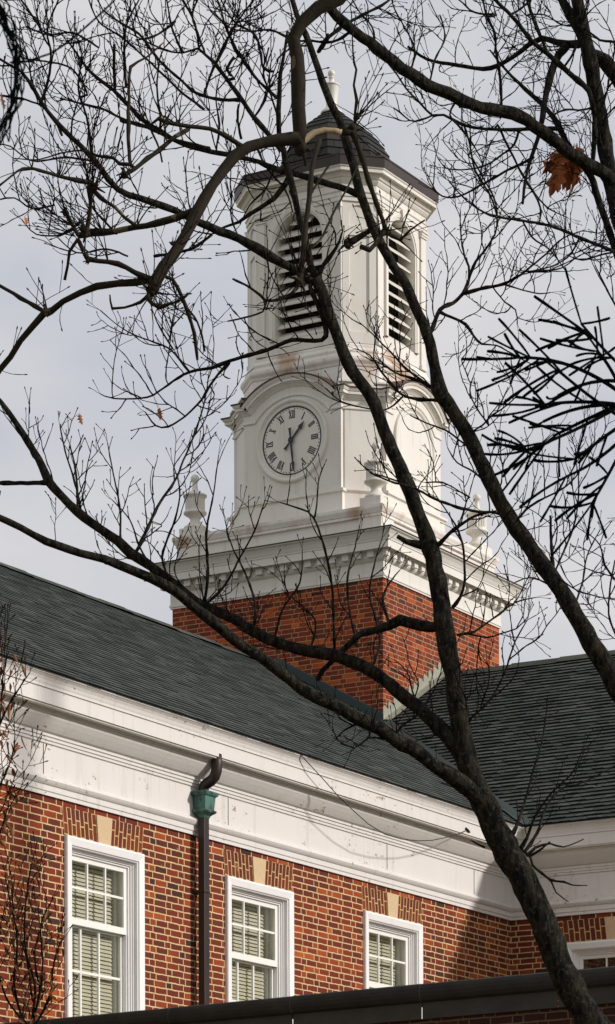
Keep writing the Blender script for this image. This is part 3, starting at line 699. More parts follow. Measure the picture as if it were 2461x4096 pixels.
mb = MB(); dpro = [(.84, 12.00), (.82, 12.12), (.795, 12.24), (.76, 12.36), (.70, 12.475), (.63, 12.585), (.54, 12.695), (.425, 12.80), (.32, 12.885), (.235, 12.95), (.165, 13.01), (.125, 13.075)]
def dring(r, z, n=8): 
    return [(W_+DO.x*(z-12)/1.2+r*1.04*math.cos(R(22.5+45*i)), W_+DO.y*(z-12)/1.2+r*1.04*math.sin(R(22.5+45*i)), z) for i in range(8)]
dp = []
for (ra, za), (rb, zb) in zip(dpro, dpro[1:]):
    dp += [(ra, za)]
dp.append(dpro[-1])
for i in range(len(dp)-1):
    a = dring(dp[i][0]+.022, dp[i][1]+.0); b = dring(dp[i+1][0]+.004, dp[i+1][1]); c = dring(dp[i][0]-.01, dp[i][1]-.006)
    for q in range(8):
        e = (q+1) % 8; L = (Vector(a[q])-Vector(a[e])).length
        mb.quad(a[q], a[e], b[e], b[q], uv=[(q*3, i+.99), (q*3+L, i+.99), (q*3+L*.9, i+.01), (q*3, i+.01)]); mb.quad(c[q], c[e], a[e], a[q], uv=[(q*3, i+.5)]*4)
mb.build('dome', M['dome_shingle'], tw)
fx, fy = W_+DO.x*1.0, W_+DO.y*1.0
mb = MB(); mb.lathe((fx, fy, 0), [(.16, 13.02), (.165, 13.05), (.15, 13.07), (.12, 13.09), (.088, 13.13), (.080, 13.16), (.082, 13.20), (.108, 13.43), (.112, 13.44), (.122, 13.445), (.124, 13.462), (.10, 13.475), (.05, 13.49), (.040, 13.51), (.034, 13.56), (.045, 13.567), (.045, 13.575), (.034, 13.583)]+[(.054*math.cos(R(a)), 13.632+.054*math.sin(R(a))) for a in range(-60, 90, 15)]+[(.001, 13.686)], 32)
mb.build('finial', M['white_tower'], tw, smooth=True)
# flashing where the roofs meet the brick base
mb = MB(); mb2 = MB()
ns = 12
for i in range(ns):
    y0 = C_+(T_)*i/ns; y1 = C_+(T_)*(i+1)/ns
    z0, z1 = rz(y0)+.02, rz(y1)+.02
    mb.quad((C_-.006, y0, z0-.05), (C_-.006, y1, z1-.05), (C_-.006, y1, z1+.11), (C_-.006, y0, z0+.11))
    mb.quad((C_-.006, y0, z0+.11), (C_-.006, y1, z1+.11), (C_, y1, z1+.12), (C_, y0, z0+.12))
    mb2.add([(y0, C_-.008, z0-.05), (y1+.02, C_-.008, z1-.05), (y1+.02, C_-.010, z1+.10), (y0+.0, C_-.012, z0+.23), (y0-.02, C_-.010, z0+.19)], [(0, 1, 2, 3, 4)])
    mb2.quad((y0, C_-.012, z0+.03), (y1, C_-.012, z1+.03), (y1, C_-.13, z1+.012), (y0, C_-.13, z0+.012))
mb.build('base_flashing', M['flash'], tw); mb2.build('step_flashing', M['lead'], tw)

# ------------------------------------------------------------------ low wing in front with a dark coping
D0 = 27.0
pa, pb = at(0, 4086, D0+2.27*.0), at(2461, 3872, 27)
# the wall runs along a line that recedes to the left
A = at(1230.5, 3979, 27.0); dirv = Vector((-math.sin(R(0)), 1, 0))
phi = math.atan2(1.352, 1)      # angle to the viewing direction
dirv = (FW*math.cos(phi) - RT*math.sin(phi)).normalized(); nrm = Vector((-dirv.y, dirv.x, 0)); 
if nrm.dot(FW) > 0: nrm = -nrm
ZC = A.z; LE, RE = 4.0, 9.0      # left and right extents
ext = thing('low_brick_wing', 'low brick wing with a rounded dark stone coping in front of the building', 'building wing', (A.x, A.y, GROUND))
def G(s, o, z): p = A + dirv*s + nrm*o; return (p.x, p.y, z)
jo = []
for k in range(-4, 9): jo.append(k)
s_j = [(.0)]
def s_of(px):                      # where a photo column meets the wall line
    r = FW + RT*((px-PCX)/FPX); q = A-CAM; den = r.x*(-dirv.y)-r.y*(-dirv.x); return (r.x*q.y*1.0-r.y*q.x)/(-(r.x*dirv.y-r.y*dirv.x)) if False else ((q.x*r.y-q.y*r.x)/(dirv.y*r.x-dirv.x*r.y))
js = sorted([s_of(215), s_of(690), s_of(1178), s_of(1695), s_of(2240)]); step = (js[-1]-js[0])/4
js = [js[0]-step*k for k in range(5, 0, -1)]+js+[js[-1]+step*k for k in range(1, 4)]
cp = MB(); bn = MB(); jn = MB()
CPR = [(-.30, .0), (.01, .0), (.035, -.012), (.050, -.04), (.055, -.075), (.050, -.11), (.035, -.14), (.012, -.155), (-.30, -.155)]
BPR = [(-.25, -.156), (.0, -.156), (.0, -.295), (-.25, -.295)]
for i in range(len(js)-1):
    a, b = js[i]+.007, js[i+1]-.007; rr = random.Random(i); dz = rr.uniform(-.003, .003)
    cp.strips([[G(a, o, ZC+z+dz), G(b, o, ZC+z+dz)] for o, z in CPR])
    for e in (a, b): cp.add([G(e, o, ZC+z+dz) for o, z in CPR], [tuple(range(len(CPR)))])
    bn.strips([[G(a, o+.001*i % .003, ZC+z), G(b, o, ZC+z)] for o, z in BPR])
    jn = MB(); jn.strips([[G(js[i]-.008, o-.006, ZC+z), G(js[i]+.008, o-.006, ZC+z)] for o, z in CPR[1:8]+[(-.004, -.156), (-.004, -.295)]]); jn.build('mortar_joint', M['joint'], ext)
cp.build('coping', M['coping'], ext); bn.build('stone_band', M['band'], ext)
s0, s1 = js[0], js[-1]
wl = MB(); wl.quad(G(s0, -.02, GROUND), G(s1, -.02, GROUND), G(s1, -.02, ZC-.29), G(s0, -.02, ZC-.29)); wl.quad(G(s0, -.3, GROUND), G(s0, -.02, GROUND), G(s0, -.02, ZC-.02), G(s0, -.3, ZC-.02))
wl.build('wall', M['brick_dark'], ext)
rf = MB(); rf.quad(G(s0, -.2, ZC-.3), G(s1, -.2, ZC-.3), G(s1, -6.5, ZC-.3), G(s0, -4.0, ZC-.3)); rf.build('flat_roof', M['coping'], ext)

# black cable sagging under the eaves
def Gp(px, py): return (1200+px*.8497, 2500+py*.8497)
mb = MB(); pts = []
ctr = [(0, 605), (30, 640), (100, 715), (180, 805), (250, 872), (320, 935), (400, 985), (480, 1008), (560, 1016), (620, 1014), (690, 1000), (740, 985), (787, 966)]
for i, q in enumerate(ctr):
    px, py = Gp(*q); r = FW+RT3*((px-PCX)/FPX)+UP3*((PCY-py)/FPX)
    yo = -.385 if i < 2 else (-.40 if i < len(ctr)-1 else -.32); k = (yo-CAM.y)/r.y; pts.append(CAM+r*k)
mb.tube(pts, [.0055]*len(pts), 6)
cb = mb.build('cable', M['cable'], None, smooth=True); tag(cb, 'thin black cable sagging below the white eaves from the roof edge', 'cable')
hk = MB(); e = pts[-1]; hk.tube([e+Vector((-.03, .0, .02)), e+Vector((.02, .0, 0)), e+Vector((.07, .0, -.015))], [.012, .016, .008], 8); hk.build('hook', M['black'], cb)
cb.children[0].location = (0, 0, 0)
# ------------------------------------------------------------------ trees
def bark_mat(name, c1, c2, lich=.0, lc=(.10, .105, .085)):
    n = NT(name); p = n.mapped((1, 1, .35)); c = n.mix(n.ramp(n.noise(26, 5, p), [(.38, (0, 0, 0)), (.64, (1, 1, 1))]), c1, c2)
    if lich: c = n.mix(n.math('MULTIPLY', n.math('GREATER_THAN', n.noise(30, 4), .60), lich), c, lc)
    return n.out(c, .95, n.noise(30, 5, p, .65), 1.0, .035, spec=.08)
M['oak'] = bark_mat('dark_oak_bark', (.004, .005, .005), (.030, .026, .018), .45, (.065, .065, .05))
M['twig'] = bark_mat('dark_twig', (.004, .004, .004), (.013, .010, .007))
M['twig_brown'] = bark_mat('brown_twig', (.006, .004, .003), (.028, .014, .008))
n = NT('sycamore_bark'); pt = n.math('GREATER_THAN', n.noise(7, 3, n.mapped((1, 1, .5))), .64)
c = n.mix(pt, n.mix(n.noise(20, 4), (.010, .008, .005), (.028, .022, .012)), (.10, .082, .045)); M['syc'] = n.out(c, .85, n.noise(30, 4), .5, .01, spec=.15)
n = NT('pale_sycamore_bark'); M['syc_pale'] = n.out(n.mix(n.noise(10, 3), (.34, .27, .16), (.20, .155, .09)), .8, n.noise(30, 4), .3, .008)
n = NT('dry_oak_leaf'); M['leaf'] = n.out(n.mix(n.noise(14, 4), (.13, .034, .009), (.60, .19, .045)), .7, n.noise(60, 3), .3, .003)
n = NT('dry_shrub_leaf'); M['leaf2'] = n.out(n.mix(n.noise(20, 4), (.05, .022, .008), (.30, .11, .028)), .75, n.noise(60, 3), .3, .003)
M['pine'] = simple('pine_needle', (.0035, .005, .005), .9, 0, .3, 20, spec=0)

def P2(s):
    o = []
    for q in s.split(): a = [float(v) for v in q.split(',')]; o.append(a)
    return o
def smooth_pts(pts, rad, step):
    # Catmull-Rom through the traced joints, resampled
    n_ = len(pts); op, orr = [], []
    for i in range(n_-1):
        p0, p1, p2, p3 = pts[max(i-1, 0)], pts[i], pts[i+1], pts[min(i+2, n_-1)]
        L = (p2-p1).length; k = max(1, int(L/step))
        for j in range(k):
            t = j/k; t2, t3 = t*t, t*t*t
            op.append(.5*((2*p1)+(p2-p0)*t+(2*p0-5*p1+4*p2-p3)*t2+(3*p1-p0-3*p2+p3)*t3)); orr.append(rad[i]+(rad[i+1]-rad[i])*t)
    op.append(pts[-1]); orr.append(rad[-1]); return op, orr
class Tree:
    def __init__(s, root, depth, bark, twig, seed):
        s.root, s.d, s.bark, s.twmat = root, depth, bark, twig; s.rng = random.Random(seed)
        s.idx = []      # (px, py, depth, world, radius) of everything traced so far
        s.tw = MB(); s.ntw = 0
    def limb(s, txt, name='branch', d0=None, dd=None, mat=None, rough=.06, knob=None, spawn=None, flip=False, lead=None, rmul=1):
        a = P2(txt); px = [(q[0], q[1]) for q in a]; rr = [None if len(q) < 3 else q[2] for q in a]
        last = None
        for i in range(len(rr)):
            if rr[i] is None:
                j = next((j for j in range(i+1, len(rr)) if rr[j] is not None), None)
                k = max([j2 for j2 in range(i) if rr[j2] is not None], default=None)
                rr[i] = rr[k] if j is None else (rr[j] if k is None else rr[k]+(rr[j]-rr[k])*(i-k)/(j-k))
        if rr[0] < rr[-1] and not flip: px.reverse(); rr.reverse()
        if d0 is None:
            best = min(s.idx, key=lambda q: (q[0]-px[0][0])**2+(q[1]-px[0][1])**2) if s.idx else None
            d0 = best[2] if best else s.d
            if best and ((best[0]-px[0][0])**2+(best[1]-px[0][1])**2) < 45**2 and ((best[0]-px[0][0])**2+(best[1]-px[0][1])**2) > 9: px.insert(0, (best[0], best[1])); rr.insert(0, rr[0])
        tot = sum(math.hypot(px[i+1][0]-px[i][0], px[i+1][1]-px[i][1]) for i in range(len(px)-1))
        if dd is None: dd = s.rng.choice((-1, 1))*s.rng.uniform(.15, .5)*tot*s.d/FPX
        acc = 0; pts = []; rad = []; ds = []
        for i, (x, y) in enumerate(px):
            if i: acc += math.hypot(x-px[i-1][0], y-px[i-1][1])
            d = d0+dd*acc/max(tot, 1); pts.append(at(x, y, d)); rad.append(max(rr[i]*rmul, 1.0)*d/FPX); ds.append(d)
        big = rad[0] > .02
        op, orr = smooth_pts(pts, rad, .07 if big else .045)
        f = s.rng.uniform(0, 9)
        for i in range(1, len(op)):
            r = orr[i]; j = (.25 if r < .012 else rough*2)*r
            op[i] = op[i]+Vector((s.rng.uniform(-j, j), s.rng.uniform(-j, j), s.rng.uniform(-j, j)))
            if big: orr[i] = r*(1+rough*math.sin(i*1.3+f)+rough*s.rng.uniform(-1, 1))
            elif s.rng.random() < .25: orr[i] = r*1.28
        if knob: 
            orr[-1] *= .5
        mb = MB(); mb.tube(op, orr, 14 if rad[0] > .03 else (8 if big else 5))
        if lead: pass
        o = mb.build(name, mat or s.bark, s.root, smooth=True)
        for i, p in enumerate(op):
            v = p-CAM; d = v.dot(FW); s.idx.append((PCX+FPX*v.dot(RT3)/d, PCY-FPX*v.dot(UP3)/d, d, p, orr[i]))
        if spawn: s.shoots(op, orr, *spawn)
        return o, op, orr
    def knob(s, x, y, r, mat=None):
        b = min(s.idx, key=lambda q: (q[0]-x)**2+(q[1]-y)**2); c = at(x, y, b[2]); R_ = .8*r*b[2]/FPX; mb = MB()
        for q in range(5):
            d = Vector((s.rng.gauss(0, 1), s.rng.gauss(0, 1), s.rng.gauss(0, 1))).normalized()
            cc = c+d*R_*.45; r2 = R_*s.rng.uniform(.6, .85)
            mb.lathe(cc, [(.02*r2, -r2), (.6*r2, -.8*r2), (.95*r2, -.3*r2), (r2, .1*r2), (.8*r2, .62*r2), (.4*r2, .93*r2), (.02*r2, r2)], 8)
        for q in range(7):
            d = Vector((s.rng.gauss(0, 1), s.rng.gauss(0, 1), s.rng.gauss(0, 1)+.4)).normalized(); e = d+Vector((s.rng.gauss(0, .4), s.rng.gauss(0, .4), s.rng.gauss(0, .4)))
            mb.tube([c+d*R_*.4, c+d*R_*1.1, c+d*R_*1.2+e*R_*s.rng.uniform(.4, 1.2)], [R_*.38, R_*.30, R_*.14], 6)
        mb.build('knot', mat or s.bark, s.root, smooth=True); return c
    def twig(s, p, d, L, r, lvl, upb=.10, curl=.12, kids=.5, straight=False):
        rg = s.rng; st = .035 if not straight else .05; n_ = max(3, int(L/st)); pts = [p]; rad = [r]; dr = d.normalized(); bend = Vector((rg.gauss(0, 1), rg.gauss(0, 1), rg.gauss(0, 1)))*curl*.22
        for i in range(n_):
            dr = (dr+Vector((rg.gauss(0, 1), rg.gauss(0, 1), rg.gauss(0, 1)))*(curl if not straight else .085)+Vector((0, 0, upb))+bend*.9).normalized()
            p = p+dr*st; pts.append(p); q = (i+1)/n_; rad.append(max(r*(1-.55*q), .0021)*(1.35 if (i % 3 == 2 and not straight) else 1))
            if lvl > 0 and 0 < i < n_-1 and rg.random() < kids:
                ax = dr.orthogonal().normalized(); ax.rotate(Matrix.Rotation(rg.uniform(0, 6.28), 3, dr))
                s.twig(p, dr*.75+ax*.75, L*rg.uniform(.22, .55)*(1-.4*q), r*.72, lvl-1, upb, curl, kids*.75, straight)
        e = dr*.010*(1 if r > .0016 else .8)                   # the bud at the tip
        pts += [p+e*.5, p+e*1.3, p+e*2.2]; br = max(rad[-1]*1.7, .0044); rad += [br, br*.95, .0004]
        s.tw.tube(pts, rad, 4 if r > .003 else 3, False); s.ntw += 1
    def shoots(s, op, orr, gap, L0, L1, lvl=1, r=.0032, side=.8, upb=.10, skip=0., kids=.5):
        acc = 0; nxt = s.rng.uniform(.3, 1)*gap; tot = sum((op[i+1]-op[i]).length for i in range(len(op)-1)); run = 0
        for i in range(1, len(op)-1):
            l = (op[i]-op[i-1]).length; acc += l; run += l
            if run < skip*tot: acc = 0; continue
            if acc >= nxt:
                acc = 0; nxt = gap*s.rng.uniform(.6, 1.5)
                t = (op[i+1]-op[i-1]).normalized(); ax = t.orthogonal().normalized(); ax.rotate(Matrix.Rotation(s.rng.uniform(0, 6.28), 3, t))
                ax = (ax+Vector((0, 0, .55))-FW*ax.dot(FW)*.5).normalized()
                s.twig(op[i], t*s.rng.uniform(.2, .9)+ax*side, s.rng.uniform(L0, L1), min(r, max(orr[i]*.8, .0028)), lvl, upb, kids=kids)
        # the tip ends in a fork of twigs
        if orr[-1] < .006:
            t = (op[-1]-op[-2]).normalized()
            for q in range(2): s.twig(op[-1], t+Vector((s.rng.gauss(0, .3), s.rng.gauss(0, .3), s.rng.gauss(0, .3))), L0*.7, min(orr[-1], .002), 1, upb)
    def burst(s, x, y, n_, L0, L1, ang0, ang1, r=.0025, lvl=1, kids=.25, upb=.03):
        b = min(s.idx, key=lambda q: (q[0]-x)**2+(q[1]-y)**2); c = at(x, y, b[2])
        for i in range(n_):
            a = R(s.rng.gauss((ang0+ang1)/2, abs(ang1-ang0)*.28)); d = RT3*math.cos(a)+UP3*math.sin(a)+FW*s.rng.uniform(-.6, .6)
            near = [q for q in s.idx[::3] if (q[0]-x)**2+(q[1]-y)**2 < 75**2]
            cc = s.rng.choice(near)[3] if near and s.rng.random() < .6 else c
            s.twig(cc, d, s.rng.uniform(L0, L1)*s.rng.uniform(.5, 1.05), r*s.rng.uniform(.8, 1.5), lvl, upb, .05, kids, straight=True)
    def finish(s):
        if s.ntw:
            o = s.tw.build('twigs', s.twmat, s.root, smooth=True); o['kind'] = 'stuff'
def base_at(px, py, d): p = at(px, py, d); return (p.x, p.y, GROUND)

FINE = (.10, .20, .70, 1, .0056, .8, .07, 0, .30)
MED = (.105, .22, .75, 2, .0058, .8, .09, 0, .30)
LOW = (.15, .12, .38, 2, .0048, .8, .09, 0, .28)
# ---- 1: the oak whose trunk rises from the lower right corner
D1 = 24.
gy = PCY-FPX*(GROUND-CAM.z)/D1
t1 = thing('bare_oak', 'dark leaning bare tree rising from the lower right corner and forking across the tower', 'tree', base_at(2760, gy, D1))
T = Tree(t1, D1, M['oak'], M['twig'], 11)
T.limb('2760,%d,100 2720,5200,82 2600,4600,72 2424,4191,62 2368,4096,58 2241,3860,56 2177,3690,54 2092,3520,54 2000,3350,55 1955,3250,52 1900,3130,46 1865,3020,42 1843,2900,39 1826,2797,37 1808,2680,36 1792,2610,38 1778,2500,38 1760,2375,36 1740,2270,34 1722,2190,36 1690,2100,29 1662,2025,29 1630,1940,29 1600,1870,28 1570,1800,26 1525,1690,25 1500,1615,25 1460,1550,25 1410,1485,25 1375,1410,24 1340,1320,23 1315,1250,23 1290,1175,23 1262,1115,24' % gy, 'trunk', D1, -.6, rough=.045)
T.limb('1262,1115,16 1243,1060 1230,990,13 1210,920 1198,870,12 1188,830 1178,775,14 1160,700,14 1143,650,12 1137,606,13 1118,540,11 1114,440,10 1118,379,9 1121,300,9 1137,210,6 1150,120,4', rough=.05, spawn=(.25, .15, .4, 1))
T.limb('1245,1118,14 1180,1080,16 1080,1025,19 1030,995,19 955,955,17 880,925,16 842,910 783,884,15 699,842,14 606,809,13 472,758,12 404,674,11 362,623,11 320,581,10 227,489,9 168,413,8 126,337,7 84,286,6 0,236,5 -60,190,4', rough=.05, spawn=(.13, .25, .85, 2, .0062, .8, .08, .15, .32))
T.limb('1940,3215,40 1883,3163,37 1812,3107,31 1744,3065,28 1676,3010,28 1582,2959,28 1523,2916,26 1455,2887,25 1370,2840,25 1285,2797,24 1200,2751,24 1117,2683,22 1031,2618,21 977,2591,22 902,2527,21 816,2462,22 762,2413,21 699,2363,20 606,2313,20 522,2279,18 421,2237,16 320,2212,16 185,2165,15 84,2111,13 0,2073,13 -80,2045,12', rough=.05, spawn=(.30, .12, .35, 1))
T.limb('1860,3050,38 1829,2995,33 1786,2935,31 1710,2860,28 1625,2795,27 1540,2721,26 1455,2668,25 1353,2627,25 1200,2596,24 1107,2568,23 1020,2527,22 956,2487,21 859,2440,19 783,2405,20 699,2342,21 606,2268,21 522,2210,21 472,2165,19 404,2120,18 337,2069,18 278,2018,18 194,1925,17 168,1862,16 93,1736,13 34,1647,11 0,1605,9 -60,1540,8', rough=.05, dd=.5, spawn=(.17, .2, .6, 2, .0056, .7, .14, .30, .30))
for tx in ('194,1930,10 0,1932,8 -40,1930',
           '1770,2500,20 1730,2507,22 1650,2495,22 1600,2480,22 1550,2505,19 1500,2520,15 1440,2538,12 1376,2600,12 1290,2683,10 1268,2720,8',
           '1720,2190,20 1675,2180,16 1625,2165,12 1590,2145,8'): T.limb(tx)
for tx, sp in (('1810,2430,8 1840,2390,7 1860,2325,6 1857,2250,5 1850,2175,5 1830,2115,4 1790,2050,3 1750,1990,2 1714,1932', FINE), ('1757,2175,9 1800,2130,8 1840,2100,7 1875,2075,6 1925,2055,5 1985,2045,4', FINE),
           ('1240,1145,9 1303,1345,9 1166,1360,9 1072,1398,8 921,1442,7 850,1470,7 758,1487,6 674,1538,4 590,1589,4 455,1593,3 400,1575,2', FINE),
           ('922,1440,6 842,1538,5 809,1597,5 741,1664,4 674,1706,4 623,1702,3 581,1647,2', FINE),
           ('545,2205,8 590,2111,7 640,2010,6 699,1925,5 741,1824,4 783,1723,4 820,1600,3 835,1500,2', FINE),
           ('1190,1150,8 1166,1176,7 1110,1200,6 1060,1200,6 1043,1181,5 1005,1153,5 930,1115,4', FINE), ('1060,1205,4 1053,1247,4 977,1270,4 911,1285,3', FINE),
           ('1140,740,11 1095,795,10 1045,830,9 995,860,8 955,890,6 910,905,5 880,915,4', FINE), ('1275,1100,9 1295,1060,9 1325,1020,9 1345,990,7 1370,925,4 1365,880,3', FINE),
           ('758,1487,5 720,1440,4 680,1395,3 620,1370,3 540,1340,3 470,1300,2 400,1240,2', FINE), ('690,1395,3 640,1310,3 610,1240,2 590,1170', FINE),
           ('816,2435,7 832,2295,6 826,2133,5 853,1982,3 875,1820,2', LOW), ('820,2420,6 902,2340,5 960,2230,4 1020,2120,3 1060,2000,2', LOW), ('1010,2540,6 1020,2410,5 975,2280,4 930,2190,3 900,2080,2', LOW),
           ('1340,2620,6 1330,2370,5 1305,2220,5 1255,2070,4 1185,2030,3 1120,2010,2', LOW), ('1260,2065,4 1270,1990,3 1275,1910,2', LOW), ('1430,2590,5 1400,2450,4 1390,2310,4 1420,2190,3 1440,2100,2', LOW),
           ('1480,2690,5 1520,2560,5 1480,2380,4 1500,2250,3 1530,2150,2', LOW), ('1100,2560,5 1130,2440,4 1200,2330,3 1210,2200,2', LOW), ('1240,2600,5 1260,2480,4 1160,2380,3 1120,2290,2', LOW), ('1560,2500,6 1530,2400,5 1560,2330,4 1600,2280,2', LOW),
           ('700,2350,5 650,2230,5 700,2080,4 720,1960,3 690,1850,2', LOW), ('620,2290,5 560,2190,4 520,2080,3 450,2000,2', LOW), ('330,2065,5 300,1930,4 260,1800,3 240,1700,2', LOW), ('310,2060,5 305,1900,4 280,1780,3', LOW), ('480,2170,5 480,2030,4 450,1880,3 430,1770,2', LOW),
           ('1830,2540,6 1900,2525,5 1950,2490,4 2000,2455,4 2060,2410,3 2142,2390,2', FINE), ('1875,2535,4 1950,2550,4 2000,2535,3 2065,2515,3 2110,2470,2', FINE), ('1745,2940,7 1660,2790,4 1630,2690,3 1580,2640,2', FINE), ('1860,2920,8 1890,2870,6 1960,2800,5 2020,2690,4 2060,2570,3 2110,2480,2', MED),
           ('1860,2880,5 1840,2770,5 1820,2700,4 1790,2620,4 1750,2540,3 1700,2470,2', None), ('1570,2960,6 1610,2900,5 1660,2870,4 1700,2820,2', FINE), ('1560,2960,5 1480,2950,4 1420,2990,3 1350,2960,3 1330,2900,2', FINE), ('1440,2890,4 1380,2920,3 1340,2960,2', FINE),
           ('1480,1890,3 1560,1925,4 1650,1950,4 1759,2004,5', FINE),
           # right side of the lower trunk
           ('2050,3340,9 2075,3280,7 2110,3170,5 2140,3060,4 2170,2960,3 2185,2870,2', (.16, .12, .32, 1, .0040, .8, .07, 0, .25)), ('2080,3400,9 2110,3350,7 2140,3270,5 2200,3180,4 2290,3090,3 2330,3000,2', (.16, .12, .32, 1, .0040, .8, .07, 0, .25)), ('2100,3405,8 2150,3330,6 2180,3240,5 2240,3160,4 2330,3130,3 2430,3080,2', (.16, .12, .32, 1, .0040, .8, .07, 0, .25)), ('2110,3420,7 2140,3390,5 2200,3375,4 2255,3388,3 2335,3357,2', None), ('2120,3425,6 2160,3400,4 2200,3366,3', None),
           ('2130,3460,6 2165,3490,5 2204,3520,5 2255,3528,4 2290,3541,3 2350,3541,2', None), ('2204,3522,4 2225,3570,3 2250,3590,2 2275,3607', None), ('1940,3390,5 1900,3370,3 1885,3360,2', None)):
    T.limb(tx, spawn=sp, dd=None)
T.burst(1010, 2545, 6, .2, .5, 40, 130, .002, 2); T.burst(1280, 2600, 8, .2, .5, 30, 150, .002, 2); T.burst(1440, 2660, 6, .2, .5, 30, 150, .002, 2); T.burst(860, 2440, 6, .3, .6, 40, 130, .002, 2)
T.finish()
TREE1 = T
# ---- 2: the second oak, leaning in from the right edge
D2 = 26.5; gy = PCY-FPX*(GROUND-CAM.z)/D2
t2 = thing('bare_oak', 'dark bare tree whose slender trunk leans in from the right edge and crosses the belfry', 'tree', base_at(3150, gy, D2))
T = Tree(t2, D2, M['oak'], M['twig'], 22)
T.limb('3150,%d,85 2990,4200,68 2800,3400,56 2560,2900,48 2461,2729,43 2415,2653,41 2364,2568,37 2300,2460,35 2245,2360,34 2148,2230,32 2070,2120,31 2005,2010,31 1953,1907,30 1901,1797,29 1850,1699,27 1791,1615,28 1753,1550,31 1740,1466,24 1720,1376,22 1694,1298,22 1655,1214,21 1617,1123,19 1578,1071,19 1545,1013,20 1487,898,18 1440,766,18 1411,653,18 1383,558,17 1355,474,16 1326,417,15 1289,323,14 1260,238,13 1225,140,12 1187,60,11 1160,-40,10' % gy, 'trunk', D2, -1, rough=.045)
for tx, sp in (('1430,775,14 1355,747,14 1260,719,14 1166,690,13 1120,682,12 1036,649,11 952,627,10 842,606,10 724,573,10 640,522,9 573,480,9 505,413,8 455,362,8 362,286,6 270,160,3', (.16, .2, .5, 2, .0056, .8, .08, .2, .32)),
    ('1720,1340,8 1759,1240,9 1811,1214,8 1850,1175,7 1876,1117,6 1876,1065,5 1871,1055,5 1854,1003,4 1842,918,3 1842,841,2', FINE), ('1876,1117,6 1905,1045,6 1939,1003,5 1982,935,4 1990,867,4 1977,790,4 1939,722,3 1900,650,3 1870,590,2', FINE),
    ('1850,1175,7 1921,1155,7 2012,1136,6 2083,1097,5 2148,1045,4 2187,1013,4 2254,952,3 2340,920,2', FINE), ('1973,1150,3 2018,1207,3 2063,1240,3 2070,1298,2', FINE), ('2012,1136,4 2090,1160,3 2160,1175,3 2205,1170,2', FINE), ('2105,1085,4 2160,1085,4 2250,1070,3 2320,1020,2 2400,1000,2', FINE),
    ('1759,1249,7 1811,1272,6 1863,1298,6 1895,1343,5 1927,1376,4 1986,1382,3 2070,1427,3 2160,1475,2', FINE), ('1727,1550,7 1694,1531,6 1649,1512,5 1584,1492,3 1520,1440,2', FINE), ('1720,1545,6 1660,1500,5 1625,1475,5 1565,1410,4 1490,1335,3 1440,1290,2', FINE),
    ('1740,1600,7 1665,1595,6 1610,1580,5 1565,1535,5 1515,1470,4 1480,1420,3 1420,1395,2', FINE), ('1610,1587,4 1575,1620,4 1530,1642,3 1465,1632,3 1365,1605,3 1300,1550,2', FINE),
    ('2212,2290,8 2210,2230,7 2206,2166,6 2202,2062,5', FINE), ('2219,2290,4 2264,2185,4 2290,2120,4 2310,2036,3 2316,1932,3 2303,1835,2', FINE), ('2070,2075,6 2122,2023,5 2180,1991,4 2245,1958,4 2303,1907,3 2361,1797,2', FINE), ('2030,2010,4 2060,2060,3 2110,2120,3 2150,2180,2', FINE),
    ('2010,2060,7 1979,2050,6 1889,2043,6 1759,2004,5 1630,1939,4 1500,1895,3', (.2, .1, .3, 1)), ('1900,1800,5 1850,1770,4 1780,1720,4 1700,1690,3 1640,1660,2', FINE), ('1870,1740,4 1930,1700,4 1970,1660,3 2030,1620,3 2090,1560,2', FINE), ('1965,1950,5 1900,1890,4 1830,1850,3 1790,1790,2', FINE), ('1990,1990,5 2060,1900,4 2120,1820,3 2200,1740,2', FINE),
    ('1955,1700,4 1900,1620,3 1880,1560,3 1900,1490,2', FINE), ('2245,2370,6 2180,2330,4 2120,2310,3 2060,2330,2', FINE), ('2200,2290,4 2260,2330,3 2330,2370,3 2460,2400,2', FINE), ('2290,2440,5 2330,2330,4 2350,2220,3 2400,2120,2', FINE), ('1505,910,10 1470,930,11 1420,960,14 1390,975,16', None), ('1880,1990,4 1830,1960,3 1770,1930,3 1700,1930,2', FINE),
    ('792,194,5 859,253,7 910,320,8 960,387,9 1011,463,10 1070,531,10 1125,600,10', (.16, .15, .4, 1)), ('792,194,5 733,211,4 665,202,4 590,168,3 505,126,2', FINE), ('952,400,8 868,396,6 783,371,6 724,320,5 657,261,5 606,202,5 556,135,5 472,84,4 413,42,3', (.16, .2, .5, 1)), ('413,42,3 380,-20,3', FINE),
    ('836,596,8 694,558,7 600,511,6 500,480,5 420,440,5 330,415,4 240,395,3', MED), ('1090,690,5 1060,760,4 1000,820,3 960,900,2', FINE), ('1010,480,4 1060,400,4 1080,330,3 1110,250,2', FINE), ('862,255,5 900,190,4 930,110,3 1000,60,3 1050,-10,2', MED), ('820,215,5 790,130,4 770,60,4 800,-20,3', MED), ('1120,400,6 1040,330,5 985,260,5 930,170,5 900,100,4 880,20,3 850,-40,3', MED), ('1150,150,5 1080,120,4 1000,125,4 920,110,3 840,40,2', MED)):
    T.limb(tx, spawn=sp)
T.knob(1390, 975, 22)
